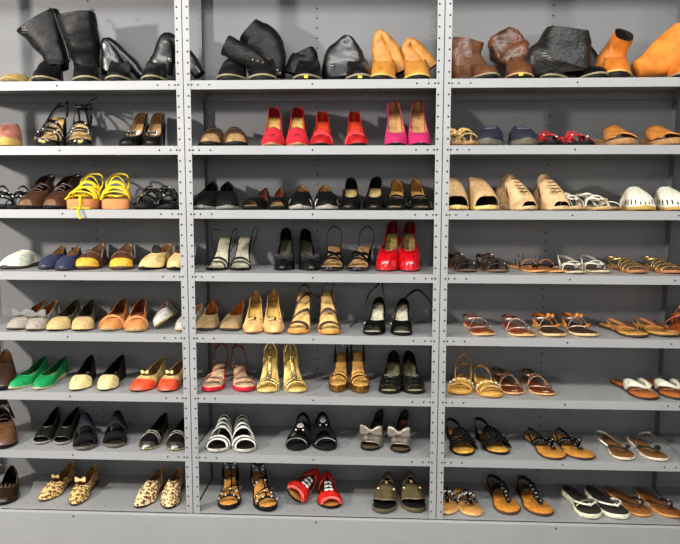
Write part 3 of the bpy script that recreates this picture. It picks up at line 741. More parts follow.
pair('high_heel_pump', 5, 1, 'beige pointed pump with strap and button', [((253, 335), (256, 290)), ((273, 335), (274, 289))],
     closed(BGP, M((206, 164, 96), .6), M((216, 176, 92), .5), SOLET, 'plat', 'stiletto', BGP, after=stp, thr=.30, cnt=.046), cnt=.046, w=.039, toes='almond')
BS = leather((60, 34, 22)); CRT = M((216, 150, 66), .5)
def k3(s, k):
    s.strap([(.12, -1), (.18, 0), (.14, 1)], .012, BS); s.strap([(.18, -1), (.22, 0), (.18, 1)], .007, BS)
    if k == 0:
        s.strap([(.28, -1), (.5, 1)], .007, BS); s.strap([(.42, -1), (.66, 1)], .007, BS); s.strap([(.6, -1), (.72, 1)], .007, BS)
        s.path([(1, .75, .01), (1.8, .7, .0), (2.6, .66, .0)], .008, BS)
    else:
        s.strap([(.40, -1), (.42, 0), (.40, 1)], .008, BS)
        s.path([(-.95, .72, .0), (-.6, .78, .03), (.2, .88, .045), (.9, .98, .05), (1.0, .88, .03), (.6, .7, .01), (1.2, .5, 0)], .008, BS)
pair('strappy_heeled_sandal', 5, 1, 'brown strappy tan-soled heeled sandal', [((297, 336), (306, 291)), ((329, 336), (328, 291))],
     lambda s, k: (s.base(CRT, 'plat', 'cone', BS, M((232, 190, 116), .5)), k3(s, k)), cnt=0, w=.040, th=.016, cat='sandal', hf=.7)
GINS = M((206, 202, 176), .35, .1)
def slg(s, k):
    s.tag(YEL, .93, (.018, .014))
    if k == 0:
        s.path([(.9, .8, .03), (.6, .95, .06), (.5, .97, .085), (.0, .97, .09), (-.6, .9, .07), (-1.6, .7, .05), (-2.6, .6, -.02), (-4.2, .56, -.045)], .007, BKL, 'trailing_strap')
    else:
        s.path([(-3.0, .3, -.0), (-1.6, .45, .02), (0, .7, .03), (1.4, .85, .052), (3.2, .9, .06), (4.2, .85, .03), (4.7, .8, -.0)], .008, BKL, 'trailing_strap')
    s.beads([(.3, -.8)], .005, SILV, 'buckle')
pair('slingback_heel', 5, 1, 'black slingback with long loose strap', [((373, 336), (380, 296)), ((400, 338), (404, 297))],
     closed(BKL, BKL, GINS, SOLEB, 'plat', 'stiletto', BKL, thr=.28, cnt=.028, hside=.012, hthr=.034, peep=(.2, .5), after=slg), cnt=.028, w=.040, th=.010, cat='sandal')
TB = leather((196, 96, 36)); CSH = metalm((226, 196, 178), .3)
pair('thong_sandal', 5, 2, 'brown sandal with pale crossed thongs', [((489, 337), (467, 316)), ((527, 340), (506, 319))],
     sandal(M((226, 186, 130), .6), M((150, 72, 28), .45), [([(.18, .0), (.30, -.9), (.34, -1)], .0095, CSH), ([(.18, 0), (.34, .5), (.5, 1)], .0095, CSH), ([(.44, -1), (.5, 0), (.4, 1)], .0095, CSH)], [(BACK, .008, leather((150, 50, 40))), (ANK, .009, CSH, True)], after=lambda s, k: s.tag(M((240, 220, 60), .5), .10, (.024, .010))), hh=.004, w=.046, cat='sandal', hf=.6, th=.007)
def orb(s, k): s.beads([(.5, .0), (.52, .35)], .009, ORT, 'leather_knot')
pair('thong_sandal', 5, 2, 'dark sandal with orange ties', [((560, 338), (536, 316)), ((589, 338), (566, 318))],
     sandal(M((222, 188, 136), .6), M((62, 40, 26), .6), [([(.18, 0), (.36, .6), (.5, 1)], .011, ORT), ([(.18, 0), (.3, -.7), (.36, -1)], .009, CSH), ([(.42, -1), (.5, 0), (.46, 1)], .010, CSH)], [(BACK, .016, ORT), (ANK, .008, CSH, True)], after=orb), hh=.005, w=.047, cat='sandal', hf=.65, th=.010)
BT = leather((176, 112, 56))
pair('flip_flop', 5, 2, 'golden tan flip-flop with knotted thong', [((646, 337), (600, 317), {'Y': .02}), ((672, 338), (634, 318), {'Y': .03})],
     sandal(M((70, 48, 30), .6), M((226, 168, 84), .45), [*thong(BT, .013, .2, .5), ([(.2, 0), (.34, 0), (.44, 0)], .014, leather((84, 52, 30)), 'knot', .005)], [([(-1,.5,.0),(-.9,.7,.03),(-.2,.72,.035),(1,.5,0)], .012, BT)]), hh=.003, w=.051, cat='flip-flop', hf=.5, th=.008, Lf=.265)
pair('strappy_sandal', 5, 2, 'brown strappy sandal', [((672, 331), (690, 306), {'Y': .10, 'lab': 'brown strappy sandal cut off by the right photo edge, fifth shelf'})],
     sandal(SOLET, TB, [*cross(.2, .5, TB, .012), ([(.5,-1),(.55,0),(.5,1)], .01, CSH)], [(ANK, .01, TB, True), (BACK, .012, TB)]), hh=.03, w=.042, cat='sandal', Lf=.23, th=.008)
# ================================================================ sixth shelf
def lace(s, k):
    for t in (.44, .50, .56): s.strap([(t, -.5), (t, .5)], .004, DARKIN, 'lace', .003)
pair('brown_shoe', 6, 0, 'dark brown shoe with tan lining', [((4, 392), (6, 353), {'lab': 'dark brown shoe with tan lining, left photo edge, sixth shelf'})],
     closed(leather((52, 34, 24)), leather((186, 140, 90)), None, SOLEB, thr=.46, hthr=.055, hside=.05, cnt=.065), hh=.03, w=.045, th=.014)
GRN = M((20, 150, 84), .5, 0, .2, None, (14, 120, 66), 60, .3)
pair('ballet_flat', 6, 0, 'bright green ballet flat with tan insole', [((11, 392), (46, 358)), ((34, 392), (66, 358))],
     closed(GRN, M((10, 84, 48), .7), M((222, 184, 120), .6), M((190, 180, 140), .6), thr=.34, cnt=.055, hside=.026, hthr=.028), w=.040, hh=.016, th=.006, toes='almond', Y=.015)
CR2 = leather((230, 210, 152), .45)
pair('ballet_flat', 6, 0, 'black flat with cream toe', [((76, 392), (92, 357)), ((101, 392), (123, 356))],
     closed(leather((30, 27, 20), .4), M((20, 18, 14), .7), None, SOLEB, thr=.36, cnt=.06, hside=.034, toecap=(CR2, .40, .97), after=lambda s, k: s.tag(M((200, 190, 170), .6), .72, (.014, .014))), w=.041, hh=.02, th=.006, toes='almond')
BG3 = leather((222, 190, 126)); COR = M((232, 84, 48), .4)
pair('bow_flat', 6, 0, 'beige bow flat with coral toe', [((136, 393), (164, 353)), ((162, 393), (186, 354))],
     closed(BG3, M((150, 116, 72), .7), None, SOLEB, thr=.32, cnt=.055, toecap=(COR, .40, .80), after=lambda s, k: s.bow(.31, 0, .015, M((236, 214, 140), .4))), w=.040, hh=.02, th=.006)
PKS = metalm((206, 150, 136), .35); PKI = M((236, 200, 156), .5)
def pks(s, k):
    s.path([(-.95, .72, 0), (-1.3, .84, .03), (-1.0, .97, .066), (0, 1.02, .078), (1.0, .97, .066), (1.3, .84, .03), (.95, .72, 0)], .009, leather((120, 20, 36)), 'ankle_strap')
    s.path([(-.9, .74, .02), (-1.15, .9, .07), (0, 1.0, .09)], .005, PKS, 'ankle_strap')
pair('wedge_slingback', 6, 1, 'rose gold strappy sandal with red sole', [((211, 393), (222, 362)), ((245, 393), (238, 364))],
     sandal(M((206, 14, 48), .4), PKI, [([(.18,-1),(.24,.1),(.26,1)], .009, PKS), ([(.26,-1),(.22,0),(.16,1)], .009, PKS), ([(.24,-1),(.5,.6),(.7,.9)], .008, PKS)], kind='plat', heel='cone', heelmat=leather((120, 20, 36)), after=pks), cnt=0, w=.041, th=.016, cat='sandal', hf=.7)
GJ = metalm((226, 198, 126), .28)
pair('jewelled_heeled_sandal', 6, 1, 'gold jewelled T-strap heeled sandal', [((268, 394), (271, 347)), ((297, 394), (288, 347))],
     sandal(M((228, 202, 132), .4, .3), M((226, 190, 104), .45), [([(.14,-1),(.19,0),(.14,1)], .014, GJ), ([(.20,-1),(.26,0),(.20,1)], .010, GJ), ([(.16,0),(.4,0),(.66,0)], .020, GJ), ([(.58,-1),(.66,0),(.58,1)], .010, GJ), ([(.66,-1),(.74,0),(.66,1)], .010, GJ)], kind='plat', heel='stiletto', after=lambda s, k: s.beads([(.26+.08*i, (-.06, .06)[i % 2]) for i in range(6)], .0035, GEM, 'jewel')), cnt=0, w=.042, th=.010, cat='sandal', hf=.8)
BRZ = metalm((150, 108, 52), .25)
pair('platform_sandal', 6, 1, 'bronze platform stiletto sandal', [((338, 393), (342, 352)), ((360, 394), (357, 350))],
     sandal(BRZ, M((226, 172, 92), .45), [([(.14,-1),(.2,0),(.14,1)], .014, BRZ), ([(.24,-1),(.28,0),(.24,1)], .007, BRZ)], [(ANKH, .013, leather((44, 28, 18)), True), (BACKH, .014, leather((40, 26, 18)))], kind='plat', heel='stiletto', after=lambda s, k: s.beads([(.75, .2), (.68, -.1), (.62, .15)], .006, GEM, 'jewel')), cnt=0, w=.036, th=.026, cat='sandal', hf=.85, spring=.003)
BKG = M((20, 19, 17), .25, 0, .4, None, None, 50, .2)
def bk4(s, k): s.bow(.22, 0, .022, BKP, 'toe_knot'); (s.tag(M((190, 184, 110), .5), .95, (.016, .014)) if k else None)
pair('round_toe_pump', 6, 1, 'black patent pump with knotted toe', [((390, 395), (394, 350)), ((414, 395), (408, 350))],
     closed(BKG, M((14, 13, 12), .5), M((176, 170, 128), .4, .2), SOLEB, 'plat', 'stiletto', BKP, thr=.31, cnt=.045, peep=(.16, .4), after=bk4, toeh=1.2), cnt=.045, w=.044, th=.010)
GS = leather((214, 164, 84))
def prl(s, k): s.beads([(.30, -.7 + .28*i) for i in range(6)], .0045, M((240, 226, 190), .3), 'pearl')
pair('pearl_sandal', 6, 2, 'golden sandal with pearl straps', [((460, 396), (464, 372)), ((492, 402), (480, 376))],
     sandal(M((206, 150, 70), .6), M((232, 178, 84), .5), [([(.14,-1),(.2,0),(.16,1)], .012, GS), ([(.28,-1),(.32,0),(.28,1)], .014, GS)], [(BACK, .012, GS)], after=lambda s, k: (prl(s, k), s.path([(-1, .55, .0), (-1.0, .75, .06), (0, .9, .085), (1.0, .75, .06), (1, .55, 0)], .007, GS) if k == 0 else 0)), hh=.01, w=.046, cat='sandal', hf=.7, th=.010)
RG = metalm((222, 176, 140), .3)
pair('thong_sandal', 6, 2, 'brown sandal with rose gold crossed straps', [((519, 396), (496, 376)), ((547, 397), (526, 376))],
     sandal(M((222, 174, 116), .6), M((116, 54, 24), .4), [([(.16, 0), (.26, .6), (.34, 1)], .009, RG), ([(.16, 0), (.26, -.6), (.34, -1)], .009, RG), ([(.4,-1),(.48,0),(.4,1)], .009, RG), ([(.46,-1),(.56,0),(.46,1)], .009, RG)], [(BACK, .012, metalm((150, 120, 80), .3)), (ANK, .008, RG, True)], after=lambda s, k: s.tag(M((236, 210, 170), .5), .12, (.022, .008))), hh=.004, w=.044, cat='sandal', hf=.6, th=.007)
WTH = leather((240, 236, 214), .5)
def wt(s, k): s.path([(-.9, .45, .004), (-.3, .35, .008), (.5, .38, .008), (.9, .3, .004)], .003, leather((226, 196, 160)), 'thin_cord')
pair('flip_flop', 6, 2, 'brown flip-flop with broad white strap', [((656, 403), (612, 378), {'Y': .015}), ((684, 405), (648, 380), {'Y': .015})],
     sandal(M((66, 38, 22), .6), M((196, 112, 46), .45), [([(.16, .02), (.26, .25), (.40, .6), (.52, 1)], lambda q: .011 + .040 * q, WTH, 'thong_strap', .003), ([(.16, -.02), (.26, -.25), (.40, -.6), (.52, -1)], lambda q: .011 + .040 * q, WTH, 'thong_strap', .003)], after=wt), hh=.003, w=.050, cat='flip-flop', hf=.78, th=.008, Lf=.27)
# ================================================================ seventh shelf
pair('laced_shoe', 7, 0, 'brown leather shoe with dark tongue', [((6, 451), (2, 408), {'lab': 'brown leather laced shoe, left photo edge, seventh shelf'})],
     closed(leather((96, 66, 42)), DARKIN, None, SOLEB, after=lambda s, k: ox(s, k), thr=.42, hthr=.055, hside=.055, cnt=.06), hh=.02, w=.047, th=.012)
DKG = M((26, 25, 21), .6, 0, 0, None, (12, 12, 10), 60, .3)
def peepd(s, k): s.tag(M((224, 206, 130), .5), .62, (.014, .010)) if k == 0 else None
pair('peep_toe_flat', 7, 0, 'speckled peep-toe flat with silver rim', [((40, 447), (58, 408)), ((58, 447), (78, 408))],
     closed(DKG, M((10, 10, 10), .8), None, M((150, 148, 136), .5), thr=.34, cnt=.05, peep=(.24, .42), pipe=metalm((130, 128, 116), .4), pr=.0016, after=peepd), w=.034, hh=.02, th=.008, Y=.05, toes='round')
DVEL = M((10, 10, 17), .85); NB = M((22, 22, 32), .7)
pair('two_band_slide', 7, 0, 'black slide with two broad straps', [((87, 455), (84, 410)), ((112, 449), (122, 408))],
     sandal(M((96, 92, 78), .5), M((40, 38, 33), .5), [([(.13,-1),(.19,0),(.13,1)], .026, DVEL, 'toe_band', .003), ([(.46,-1),(.52,0),(.46,1)], .062, M((30, 30, 38), .7), 'instep_band', .003), ([(.18,-1),(.42,-1)], .010, DVEL, 'side_strap'), ([(.18,1),(.42,1)], .010, DVEL, 'side_strap')]), hh=.015, w=.044, th=.012, cat='sandal', hf=.95, toes='round')
PEW = metalm((120, 116, 108), .28)
def pws(s, k):
    s.strap([(.20,-1),(.26,0),(.20,1)], .006, PEW, 'toe_pleat', .003); s.strap([(.28,-1),(.30,0),(.26,1)], .006, PEW, 'toe_pleat', .003)
    if k == 0: s.tag(M((236, 222, 70), .5), .62, (.02, .014))
pair('toe_cap_flat', 7, 0, 'black flat with pewter toe cap', [((146, 455), (166, 412)), ((172, 451), (190, 410))],
     closed(leather((18, 17, 16), .35), M((9, 9, 9), .7), M((70, 64, 52), .6), M((176, 162, 120), .5), thr=.34, cnt=.045, toecap=(PEW, .26, .45), after=pws), w=.038, hh=.016, th=.008, toes='round', Y=.015)
WSt = M((238, 236, 224), .55); 
def zeb(s, k):
    s.base(M((190, 186, 170), .6), 'flat', None, None, M((22, 20, 18), .6))
    s.strap([(.10,-1),(.16,0),(.12,1)], .010, WSt, 'toe_band', .003); s.strap([(.20,-1),(.22,0),(.18,1)], .012, WSt, 'toe_band', .003)
    s.strap([(.15,-1),(.19,0),(.15,1)], .008, BKL, 'toe_band', .003)
    for i in range(8):
        t = .36 + .038 * i; s.strap([(t, -1), (t + .05, 0), (t, 1)], .0115, WSt if i % 2 == 0 else BKL, 'ankle_band', .0032 - .0006 * (i % 2))
pair('striped_sandal', 7, 1, 'black and white striped sandal', [((217, 454), (228, 418)), ((244, 454), (242, 417))], zeb, hh=.012, w=.044, th=.012, cat='sandal', hf=.95)
def jw(s, k):
    s.base(SOLEB, 'flat', None, None, BKS)
    s.strap([(.12,-1),(.17,0),(.12,1)], .018, BKS, 'toe_band', .003)
    s.strap([(.105,-1),(.14,0),(.105,1)], .004, metalm((150, 150, 144), .3), 'silver_rim', .004)
    for a in (.26, .36): s.strap([(a, -1), (a + .1, .1), (a + .14, .7)], .016, BKS, 'cross_band', .003); s.strap([(a, 1), (a + .1, -.1), (a + .14, -.7)], .016, BKS, 'cross_band', .003)
    s.strap([(.6,-1),(.66,0),(.6,1)], .03, BKS, 'instep_band', .003)
    c = .40 if k == 0 else .50
    s.beads([(c + .035*math.cos(a), .16*math.sin(a)) for a in [2*PI*j/7 for j in range(7)]] + [(c, 0), (c - .08, .2), (c - .08, -.2)], .0048, GEM, 'jewel')
pair('jewelled_slide', 7, 1, 'black strappy slide with silver jewels', [((297, 452), (305, 410)), ((325, 452), (322, 409))], jw, hh=.014, w=.045, th=.012, cat='sandal', hf=.9)
SLG = M((160, 152, 138), .32, .6, 0, None, None, 60, .2)
def sb(s, k): s.bow(.27, -.1, .044, SLG, up=.006); s.tag(M((226, 120, 100), .5) if k else M((200, 190, 170), .5), .80 if k else .45, (.026, .034))
pair('bow_heel', 7, 1, 'pewter peep-toe heel with large bow', [((369, 452), (382, 408)), ((398, 454), (406, 408))],
     closed(SLG, M((44, 34, 28), .7), M((90, 72, 50), .5), SOLEB, 'plat', 'stiletto', SLG, thr=.29, cnt=.045, peep=(.26, .48), pipe=SILV, after=sb), cnt=.045, w=.040, th=.008)
GDS = M((226, 166, 74), .4)
def ruf(s, k):
    s.base(SOLEB, 'flat', None, None, GDS)
    for i, t in enumerate((.27, .34, .41, .48, .55)):
        bm = bmesh.new(); rows = []
        for j in range(29):
            u = -1 + 2 * j / 28; r = .008 + .005 * math.sin(j * 1.9 + i)
            p = s.l.F(t, u); q = s.l.F(t - .065, u) + (p - Vector((s.l.cx(t), p.y, s.l.fb(t)))).normalized() * r + Vector((0, -.010, .004*math.sin(j*2.3)))
            rows.append([p, p.lerp(q, .5) + Vector((0, 0, .003)), q, q - Vector((0, -.001, .0015)), p - Vector((0, 0, .002))])
        loft(bm, rows); s.add('ruffle', bm, BKS)
    s.path(BACK, .012, BKL)
    s.beads([(.3, -.95), (.36, -.95), (.42, -.95)], .004, GOLD, 'stud')
    s.tag(M((240, 220, 60), .5), .08, (.022, .01))
pair('ruffled_sandal', 7, 2, 'black ruffled sandal with golden sole', [((468, 457), (450, 424)), ((502, 456), (478, 418))], ruf, hh=.012, w=.044, th=.008, cat='sandal', hf=.75)
TNF = M((214, 146, 62), .45)
def bd(s, k):
    ps = [(.22 + .035*i, .10*math.sin(i*2.1)) for i in range(8)] + [(.40 + .03*i, sd * (.25 + .15*i)) for i in range(5) for sd in (-1, 1)]
    s.strap([(.18, 0), (.34, .04), (.46, 0)], .016, BKL, 'beaded_strap', .005); s.beads(ps[::2], .0075, BKP, 'black_bead'); s.beads(ps[1::3], .0038, GEM, 'silver_bead')
pair('beaded_flip_flop', 7, 2, 'tan flip-flop with black beaded straps', [((562, 461), (526, 426)), ((586, 462), (556, 427))],
     sandal(M((70, 44, 26), .6), TNF, [([(.40, 0), (.48, .5), (.55, 1)], .032, BKL), ([(.40, 0), (.48, -.5), (.55, -1)], .032, BKL)], [([(-1,.55,0),(-.9,.75,.035),(0,.85,.045),(1,.55,0)], .010, BKL)], after=bd), hh=.003, w=.052, th=.007, cat='flip-flop', hf=.5, Lf=.275)
DS = M((60, 54, 44), .35, .4)
def dsb(s, k): s.path([(1, .52, 0), (2.0, .62, .025), (2.0, .8, .04), (.6, .8, .035), (-.6, .62, .02), (-1, .5, 0)] if k else [(-1, .52, 0), (-2.0, .66, .025), (-1.8, .84, .04), (-.4, .8, .035), (.9, .5, 0)], .010, metalm((190, 186, 172), .4), 'ankle_strap')
pair('thong_sandal', 7, 2, 'brown sandal with dark thong', [((630, 462), (602, 434)), ((661, 466), (630, 436))],
     sandal(M((216, 206, 182), .5), M((128, 86, 42), .5), [([(.16, 0), (.3, .5), (.46, 1)], .011, DS), ([(.16, 0), (.3, -.5), (.46, -1)], .011, DS)], after=dsb), hh=.003, w=.044, th=.010, cat='sandal', hf=.6)
# ================================================================ bottom shelf
GBK = M((50, 38, 20), .28, .4, 0, None, None, 40, .2)
pair('fringed_flat', 8, 0, 'dark bronze flat with silver fringe', [((4, 506), (12, 462), {'lab': 'dark bronze flat with silver fringe, left photo edge, bottom shelf'})],
     closed(GBK, M((14, 12, 10), .8), None, SOLEB, thr=.30, cnt=.05, pipe=M((120, 92, 60), .5), after=lambda s, k: [s.strap([(.24, u), (.31, u)], .006, metalm((150, 120, 100), .3), 'fringe', .004) for u in (-.4, -.2, 0, .2, .4)]), w=.047, hh=.01, th=.008)
LEO = M((228, 190, 120), .7, 0, 0, 'leopard', (44, 24, 12), 88)
LEO2 = M((236, 206, 150), .7, 0, 0, 'leopard', (30, 18, 12), 92)
LN = leather((176, 128, 74))
pair('leopard_flat', 8, 0, 'leopard print flat with thin bow', [((42, 503), (74, 462)), ((71, 507), (96, 464))],
     closed(LEO, LN, None, M((70, 46, 26), .7), thr=.38, cnt=.05, hside=.032, after=lambda s, k: s.bow(.38, 0, .022, M((232, 206, 140), .5)) if k else s.bow(.38, .1, .016, M((214, 180, 120), .5))), w=.038, hh=.014, th=.006, toes='almond')
pair('leopard_loafer', 8, 0, 'dark leopard print smoking loafer', [((139, 514), (162, 470)), ((166, 510), (180, 467))],
     closed(LEO2, LN, None, SOLEB, thr=.50, hthr=.048, hside=.036, cnt=.045), w=.039, hh=.014, th=.006, toes='almond', Y=.006)
def gl(s, k):
    s.base(SOLEB, 'plat', 'cone', BKP, M((226, 158, 74), .45))
    s.strap([(.12,-1),(.17,0),(.12,1)], .012, BKL); s.strap([(.22,-1),(.28,0),(.22,1)], .006, BKL); s.strap([(.18,0),(.4,.1),(.66,0)], .006, BKL); s.strap([(.42,-1),(.5,0),(.44,1)], .006, BKL)
    s.strap([(.24,-1),(.44,.8),(.6,1)], .005, BKL)
    s.path(BACKH, .018, BKL); s.path(ANKH, .012, BKL, closed=True)
    s.beads([(.16,-.7),(.18,-.2),(.17,.3),(.15,.75),(.25,-.5),(.27,.4),(.3,.05),(.46,-.4),(.47,.3),(.62,.3),(.62,-.3),(.74,.5),(.76,-.5)], .0042, GEM, 'stud')
pair('studded_sandal', 8, 1, 'black studded sandal with tan insole', [((230, 511), (230, 472)), ((268, 516), (256, 472))], gl, hh=.05, w=.043, th=.018, cat='sandal', hf=.75)
RD = leather((216, 34, 26), .45)
def rs(s, k):
    s.base(M((24, 14, 12), .6), 'flat', None, None, M((176, 116, 44), .6))
    s.strap([(.13,-1),(.20,0),(.13,1)], .050, RD, 'toe_band', .003); s.strap([(.54,-1),(.60,0),(.54,1)], .040, RD, 'instep_band', .003)
    s.strap([(.085,-1),(.13,0),(.085,1)], .003, M((240, 190, 170), .5), 'pale_edging', .0042)
    for t in (.30, .37, .44): s.strap([(t, -.22), (t, .22)], .012, M((230, 230, 224), .4), 'link', .004)
    s.strap([(.24,0),(.4,0),(.56,0)], .012, M((20, 20, 22), .5), 'centre_strap', .003)
pair('two_band_slide', 8, 1, 'red two-band slide', [((292, 501), (310, 468), {'roll': 42, 'lab': 'red two-band slide tipped on its side, bottom shelf', 'Y': .05}), ((330, 510), (326, 468), {'lab': 'red two-band slide standing flat, bottom shelf'})], rs, hh=.01, w=.047, th=.010, cat='sandal', hf=.8)
OLP = M((104, 92, 64), .35, .2, 0, None, (50, 42, 28), 30, .5)
def clog(s, k):
    s.strap([(.5, -1), (.58, 0), (.5, 1)], .03, OLP, 'instep_band', .003); s.beads([(.42, 0), (.36, -.5), (.36, .5)], .008, metalm((214, 190, 130), .3), 'metal_ornament')
    s.strap([(.40, -1), (.44, 0), (.40, 1)], .012, M((30, 26, 20), .5), 'buckled_strap', .004)
pair('open_toe_slide', 8, 1, 'olive open-toe slide with metal ornament', [((384, 515), (389, 472)), ((415, 514), (407, 472))],
     closed(OLP, M((14, 12, 10), .8), None, M((92, 80, 54), .6), thr=.50, hthr=.06, hside=.035, cnt=.02, peep=(.34, .42), toeh=1.2, pipe=M((170, 158, 124), .4), pr=.002, after=clog), w=.046, hh=.01, th=.016, cat='sandal', hf=1.0)
def jfb(s, k):
    s.beads([(.40 + .05*((i*7) % 5)/5, -.85 + .13*i) for i in range(14)], .006, SILV, 'silver_bead'); s.beads([(.43 + .05*((i*3) % 5)/5, -.8 + .17*i) for i in range(10)], .0065, BKP, 'black_bead')
    s.beads([(.24, -.3), (.24, .3), (.27, 0)], .008, BKP, 'black_stone')
pair('beaded_flip_flop', 8, 2, 'tan flip-flop with beaded band', [((450, 516), (440, 480)), ((474, 519), (458, 481))],
     sandal(M((226, 186, 120), .6), M((222, 160, 84), .45), [([(.42,-1),(.46,0),(.42,1)], .03, BKL, 'beaded_band', .003), ([(.18,0),(.3,0),(.44,0)], .014, BKL, 'toe_post_strap', .004)], after=jfb), hh=.003, w=.042, th=.010, cat='flip-flop', hf=.6)
OF = M((222, 146, 54), .45)
def orn(s, k):
    for i in range(5): s.beads([(.20 + .075*i, .03*(-1)**i)], .0115 + .0014*i, BKP, 'black_ornament')
    s.beads([(.24, .05), (.52, 0)], .004, GEM, 'silver_bead')
pair('ornamented_flip_flop', 8, 2, 'orange-brown flip-flop with black ornaments', [((514, 519), (490, 470), {'Y': .03}), ((544, 521), (520, 472), {'Y': .02})],
     sandal(M((90, 54, 28), .6), OF, [([(.16,0),(.3,0),(.52,0)], .016, BKL, 'centre_strap', .005), ([(.50, 0), (.56, .5), (.62, 1)], .030, M((30, 24, 20), .5)), ([(.50, 0), (.56, -.5), (.62, -1)], .030, M((30, 24, 20), .5))], [([(-1,.62,0),(-.9,.82,.04),(0,.94,.05),(.9,.82,.04),(1,.62,0)], .016, M((34, 26, 22), .6))], after=orn), hh=.003, w=.051, th=.010, cat='flip-flop', hf=.62, Lf=.28)
BW = M((232, 230, 200), .5)
def bw(s, k):
    s.strap([(.15, 0), (.22, 0)], .008, WSt, 'toe_post', .004)
    if k == 0: s.strap([(.26, -.8), (.30, 0), (.28, .8)], .012, metalm((190, 180, 130), .3), 'gold_band', .003)
pair('flip_flop', 8, 2, 'dark flip-flop with white straps', [((597, 522), (564, 484), {'Y': .01}), ((622, 522), (587, 484), {'Y': .01})],
     sandal(BW, M((42, 40, 30), .7), [([(.18, .02), (.24, .35), (.36, .7), (.52, 1)], .009, WSt, 'thong_strap', .004), ([(.18, -.02), (.24, -.35), (.36, -.7), (.52, -1)], .009, WSt, 'thong_strap', .004)], after=bw, grow=.0015), hh=.006, w=.049, th=.018, cat='flip-flop', hf=.55, Lf=.26)
BM = M((150, 94, 44), .5)
pair('thong_sandal', 8, 2, 'brown thong sandal with silver bead', [((650, 513), (606, 484), {'Y': .04}), ((677, 517), (637, 484), {'Y': .03})],
     sandal(M((212, 150, 84), .6), BM, [([(.18, 0), (.3, .45), (.55, 1)], .009, M((40, 34, 28), .5), 'thong_strap', .003), ([(.18, 0), (.3, -.45), (.55, -1)], .009, M((40, 34, 28), .5), 'thong_strap', .003)], after=lambda s, k: s.beads([(.24, .1), (.4, .65)], .0045, SILV, 'silver_bead')), hh=.003, w=.046, th=.008, cat='sandal', hf=.5, Lf=.26)
# ================================================================ top shelf: boots
def shaft(s, pts, mat, name='shaft', amp=.003, lin=None, fr=22, top=True, ex=.8, labl=None):
    bpy.context.view_layer.update()
    inv = s.r.matrix_world.inverted()
    C = []
    for p in pts:
        q = at(p[0], p[1], p[2]); sc = FPX / (p[2] - CAM.y); C.append((q, p[3] / sc, p[4]))
    P = cr([c[0] for c in C], 7); Wd = cr([(c[1], c[2], 0) for c in C], 7)
    rings = []; m = len(P); K = 26; frames = []
    for i, p in enumerate(P):
        T = (P[min(i+1, m-1)] - P[max(i-1, 0)]).normalized()
        A = T.cross(Vector((0, 1, 0))); A = A.normalized() if A.length > .05 else Vector((1, 0, 0)); B = A.cross(T).normalized()
        if frames and A.dot(frames[-1][0]) < 0: A = -A; B = -B
        frames.append((A, B))
        rx, ry = max(Wd[i].x, .004), max(Wd[i].y, .004); r = []
        for j in range(K):
            a = 2*PI*j/K; c_, s_ = math.cos(a), math.sin(a)
            v = A * rx * math.copysign(abs(c_) ** ex, c_) + B * ry * math.copysign(abs(s_) ** ex, s_)
            q = p + v
            n = noise.noise(q * fr + Vector((s.r.location.x * 9, 0, 0))) + .5 * noise.noise(q * fr * 2.3)
            r.append(inv @ (q + v.normalized() * n * amp * 1.6))
        rings.append(r)
    bm = bmesh.new(); loft(bm, rings, cap=not top); o = s.add(name, bm, mat, labl)
    if top:
        bm = bmesh.new(); rr = []
        for k, i in enumerate((m-1, m-1, m-2, m-4, m-7)):
            c = inv @ P[i]; f = (1.0, .93, .91, .88, .8)[k]
            rr.append([c + (v - c) * f for v in rings[i]])
        loft(bm, rr, cap=False)
        bm.faces.new([bm.verts.new(p) for p in rr[-1]])
        s.add('shaft_lining', bm, lin or DARKIN)
    return o
BL1 = M((7, 7, 7), .45, 0, 0, None, None, 30, .3); BL2 = M((18, 17, 16), .45, 0, 0, None, (8, 8, 8), 22, .45)
WELT = M((150, 138, 106), .6)
def bootf(s, up, sole=None, lin=None, toesole=WELT, thr=.46, hthr=.065, cnt=.10, hs=.08, cap=None, heel=None):
    s.base(sole or SOLEB, 'flat' if not heel else 'plat', heel, None, DARKIN)
    s.upper(up, lin or DARKIN, thr=thr, hthr=hthr, hside=hs, cnt=cnt, toeh=1.3, toecap=cap)
    bm = bmesh.new(); l = s.l
    pts = [Vector((l.cx(t) + sd * (l.hw(t) + .0015), t * l.L - l.L/2 - (.002 if t == 0 else 0), l.fb(t) - .002)) for sd, ts in ((-1, [.45, .35, .25, .15, .08, .03, .008]), (1, [0, .008, .03, .08, .15, .25, .35, .45])) for t in ts]
    tube(bm, pts, .0038); s.add('welt', bm, toesole)
def boot(name, bay, lab, toe, heel, up, shafts, cat='boot', grp=None, after=None, sideid=1, bf={}, **kw):
    d = dict(hh=.02, w=.046, th=.016); d.update(kw)
    s = Shoe(name, 1, bay, toe, heel, lab, cat, grp, sideid, **d)
    bootf(s, up, **bf)
    for a in shafts: shaft(s, *a[:1], a[1] if len(a) > 1 else up, **(a[2] if len(a) > 2 else {}))
    if after: after(s)
    s.done(); return s
def buckle(s, px, py, Y, m=SILV, r=.009, name='buckle'):
    bpy.context.view_layer.update(); c = s.r.matrix_world.inverted() @ at(px, py, Y); bm = bmesh.new()
    tube(bm, [c + Vector(v) for v in ((-r,0,-r),(r,0,-r),(r,0,r),(-r,0,r))], .0016, True); tube(bm, [c + Vector((-r*1.2,0,0)), c + Vector((r*1.5,0,0))], .0014)
    s.add(name, bm, m)
def stickb(s, px, py, Y, w=.014, h=.009):
    bpy.context.view_layer.update(); c = s.r.matrix_world.inverted() @ at(px, py, Y); bm = bmesh.new()
    box(bm, c.x - w/2, c.x + w/2, c.y - .004, c.y + .002, c.z - h/2, c.z + h/2); s.add('price_sticker', bm, YEL, 'small yellow sticker', smooth=False)
OLS = M((168, 140, 80), .6, 0, 0, None, (120, 98, 60), 30, .4)
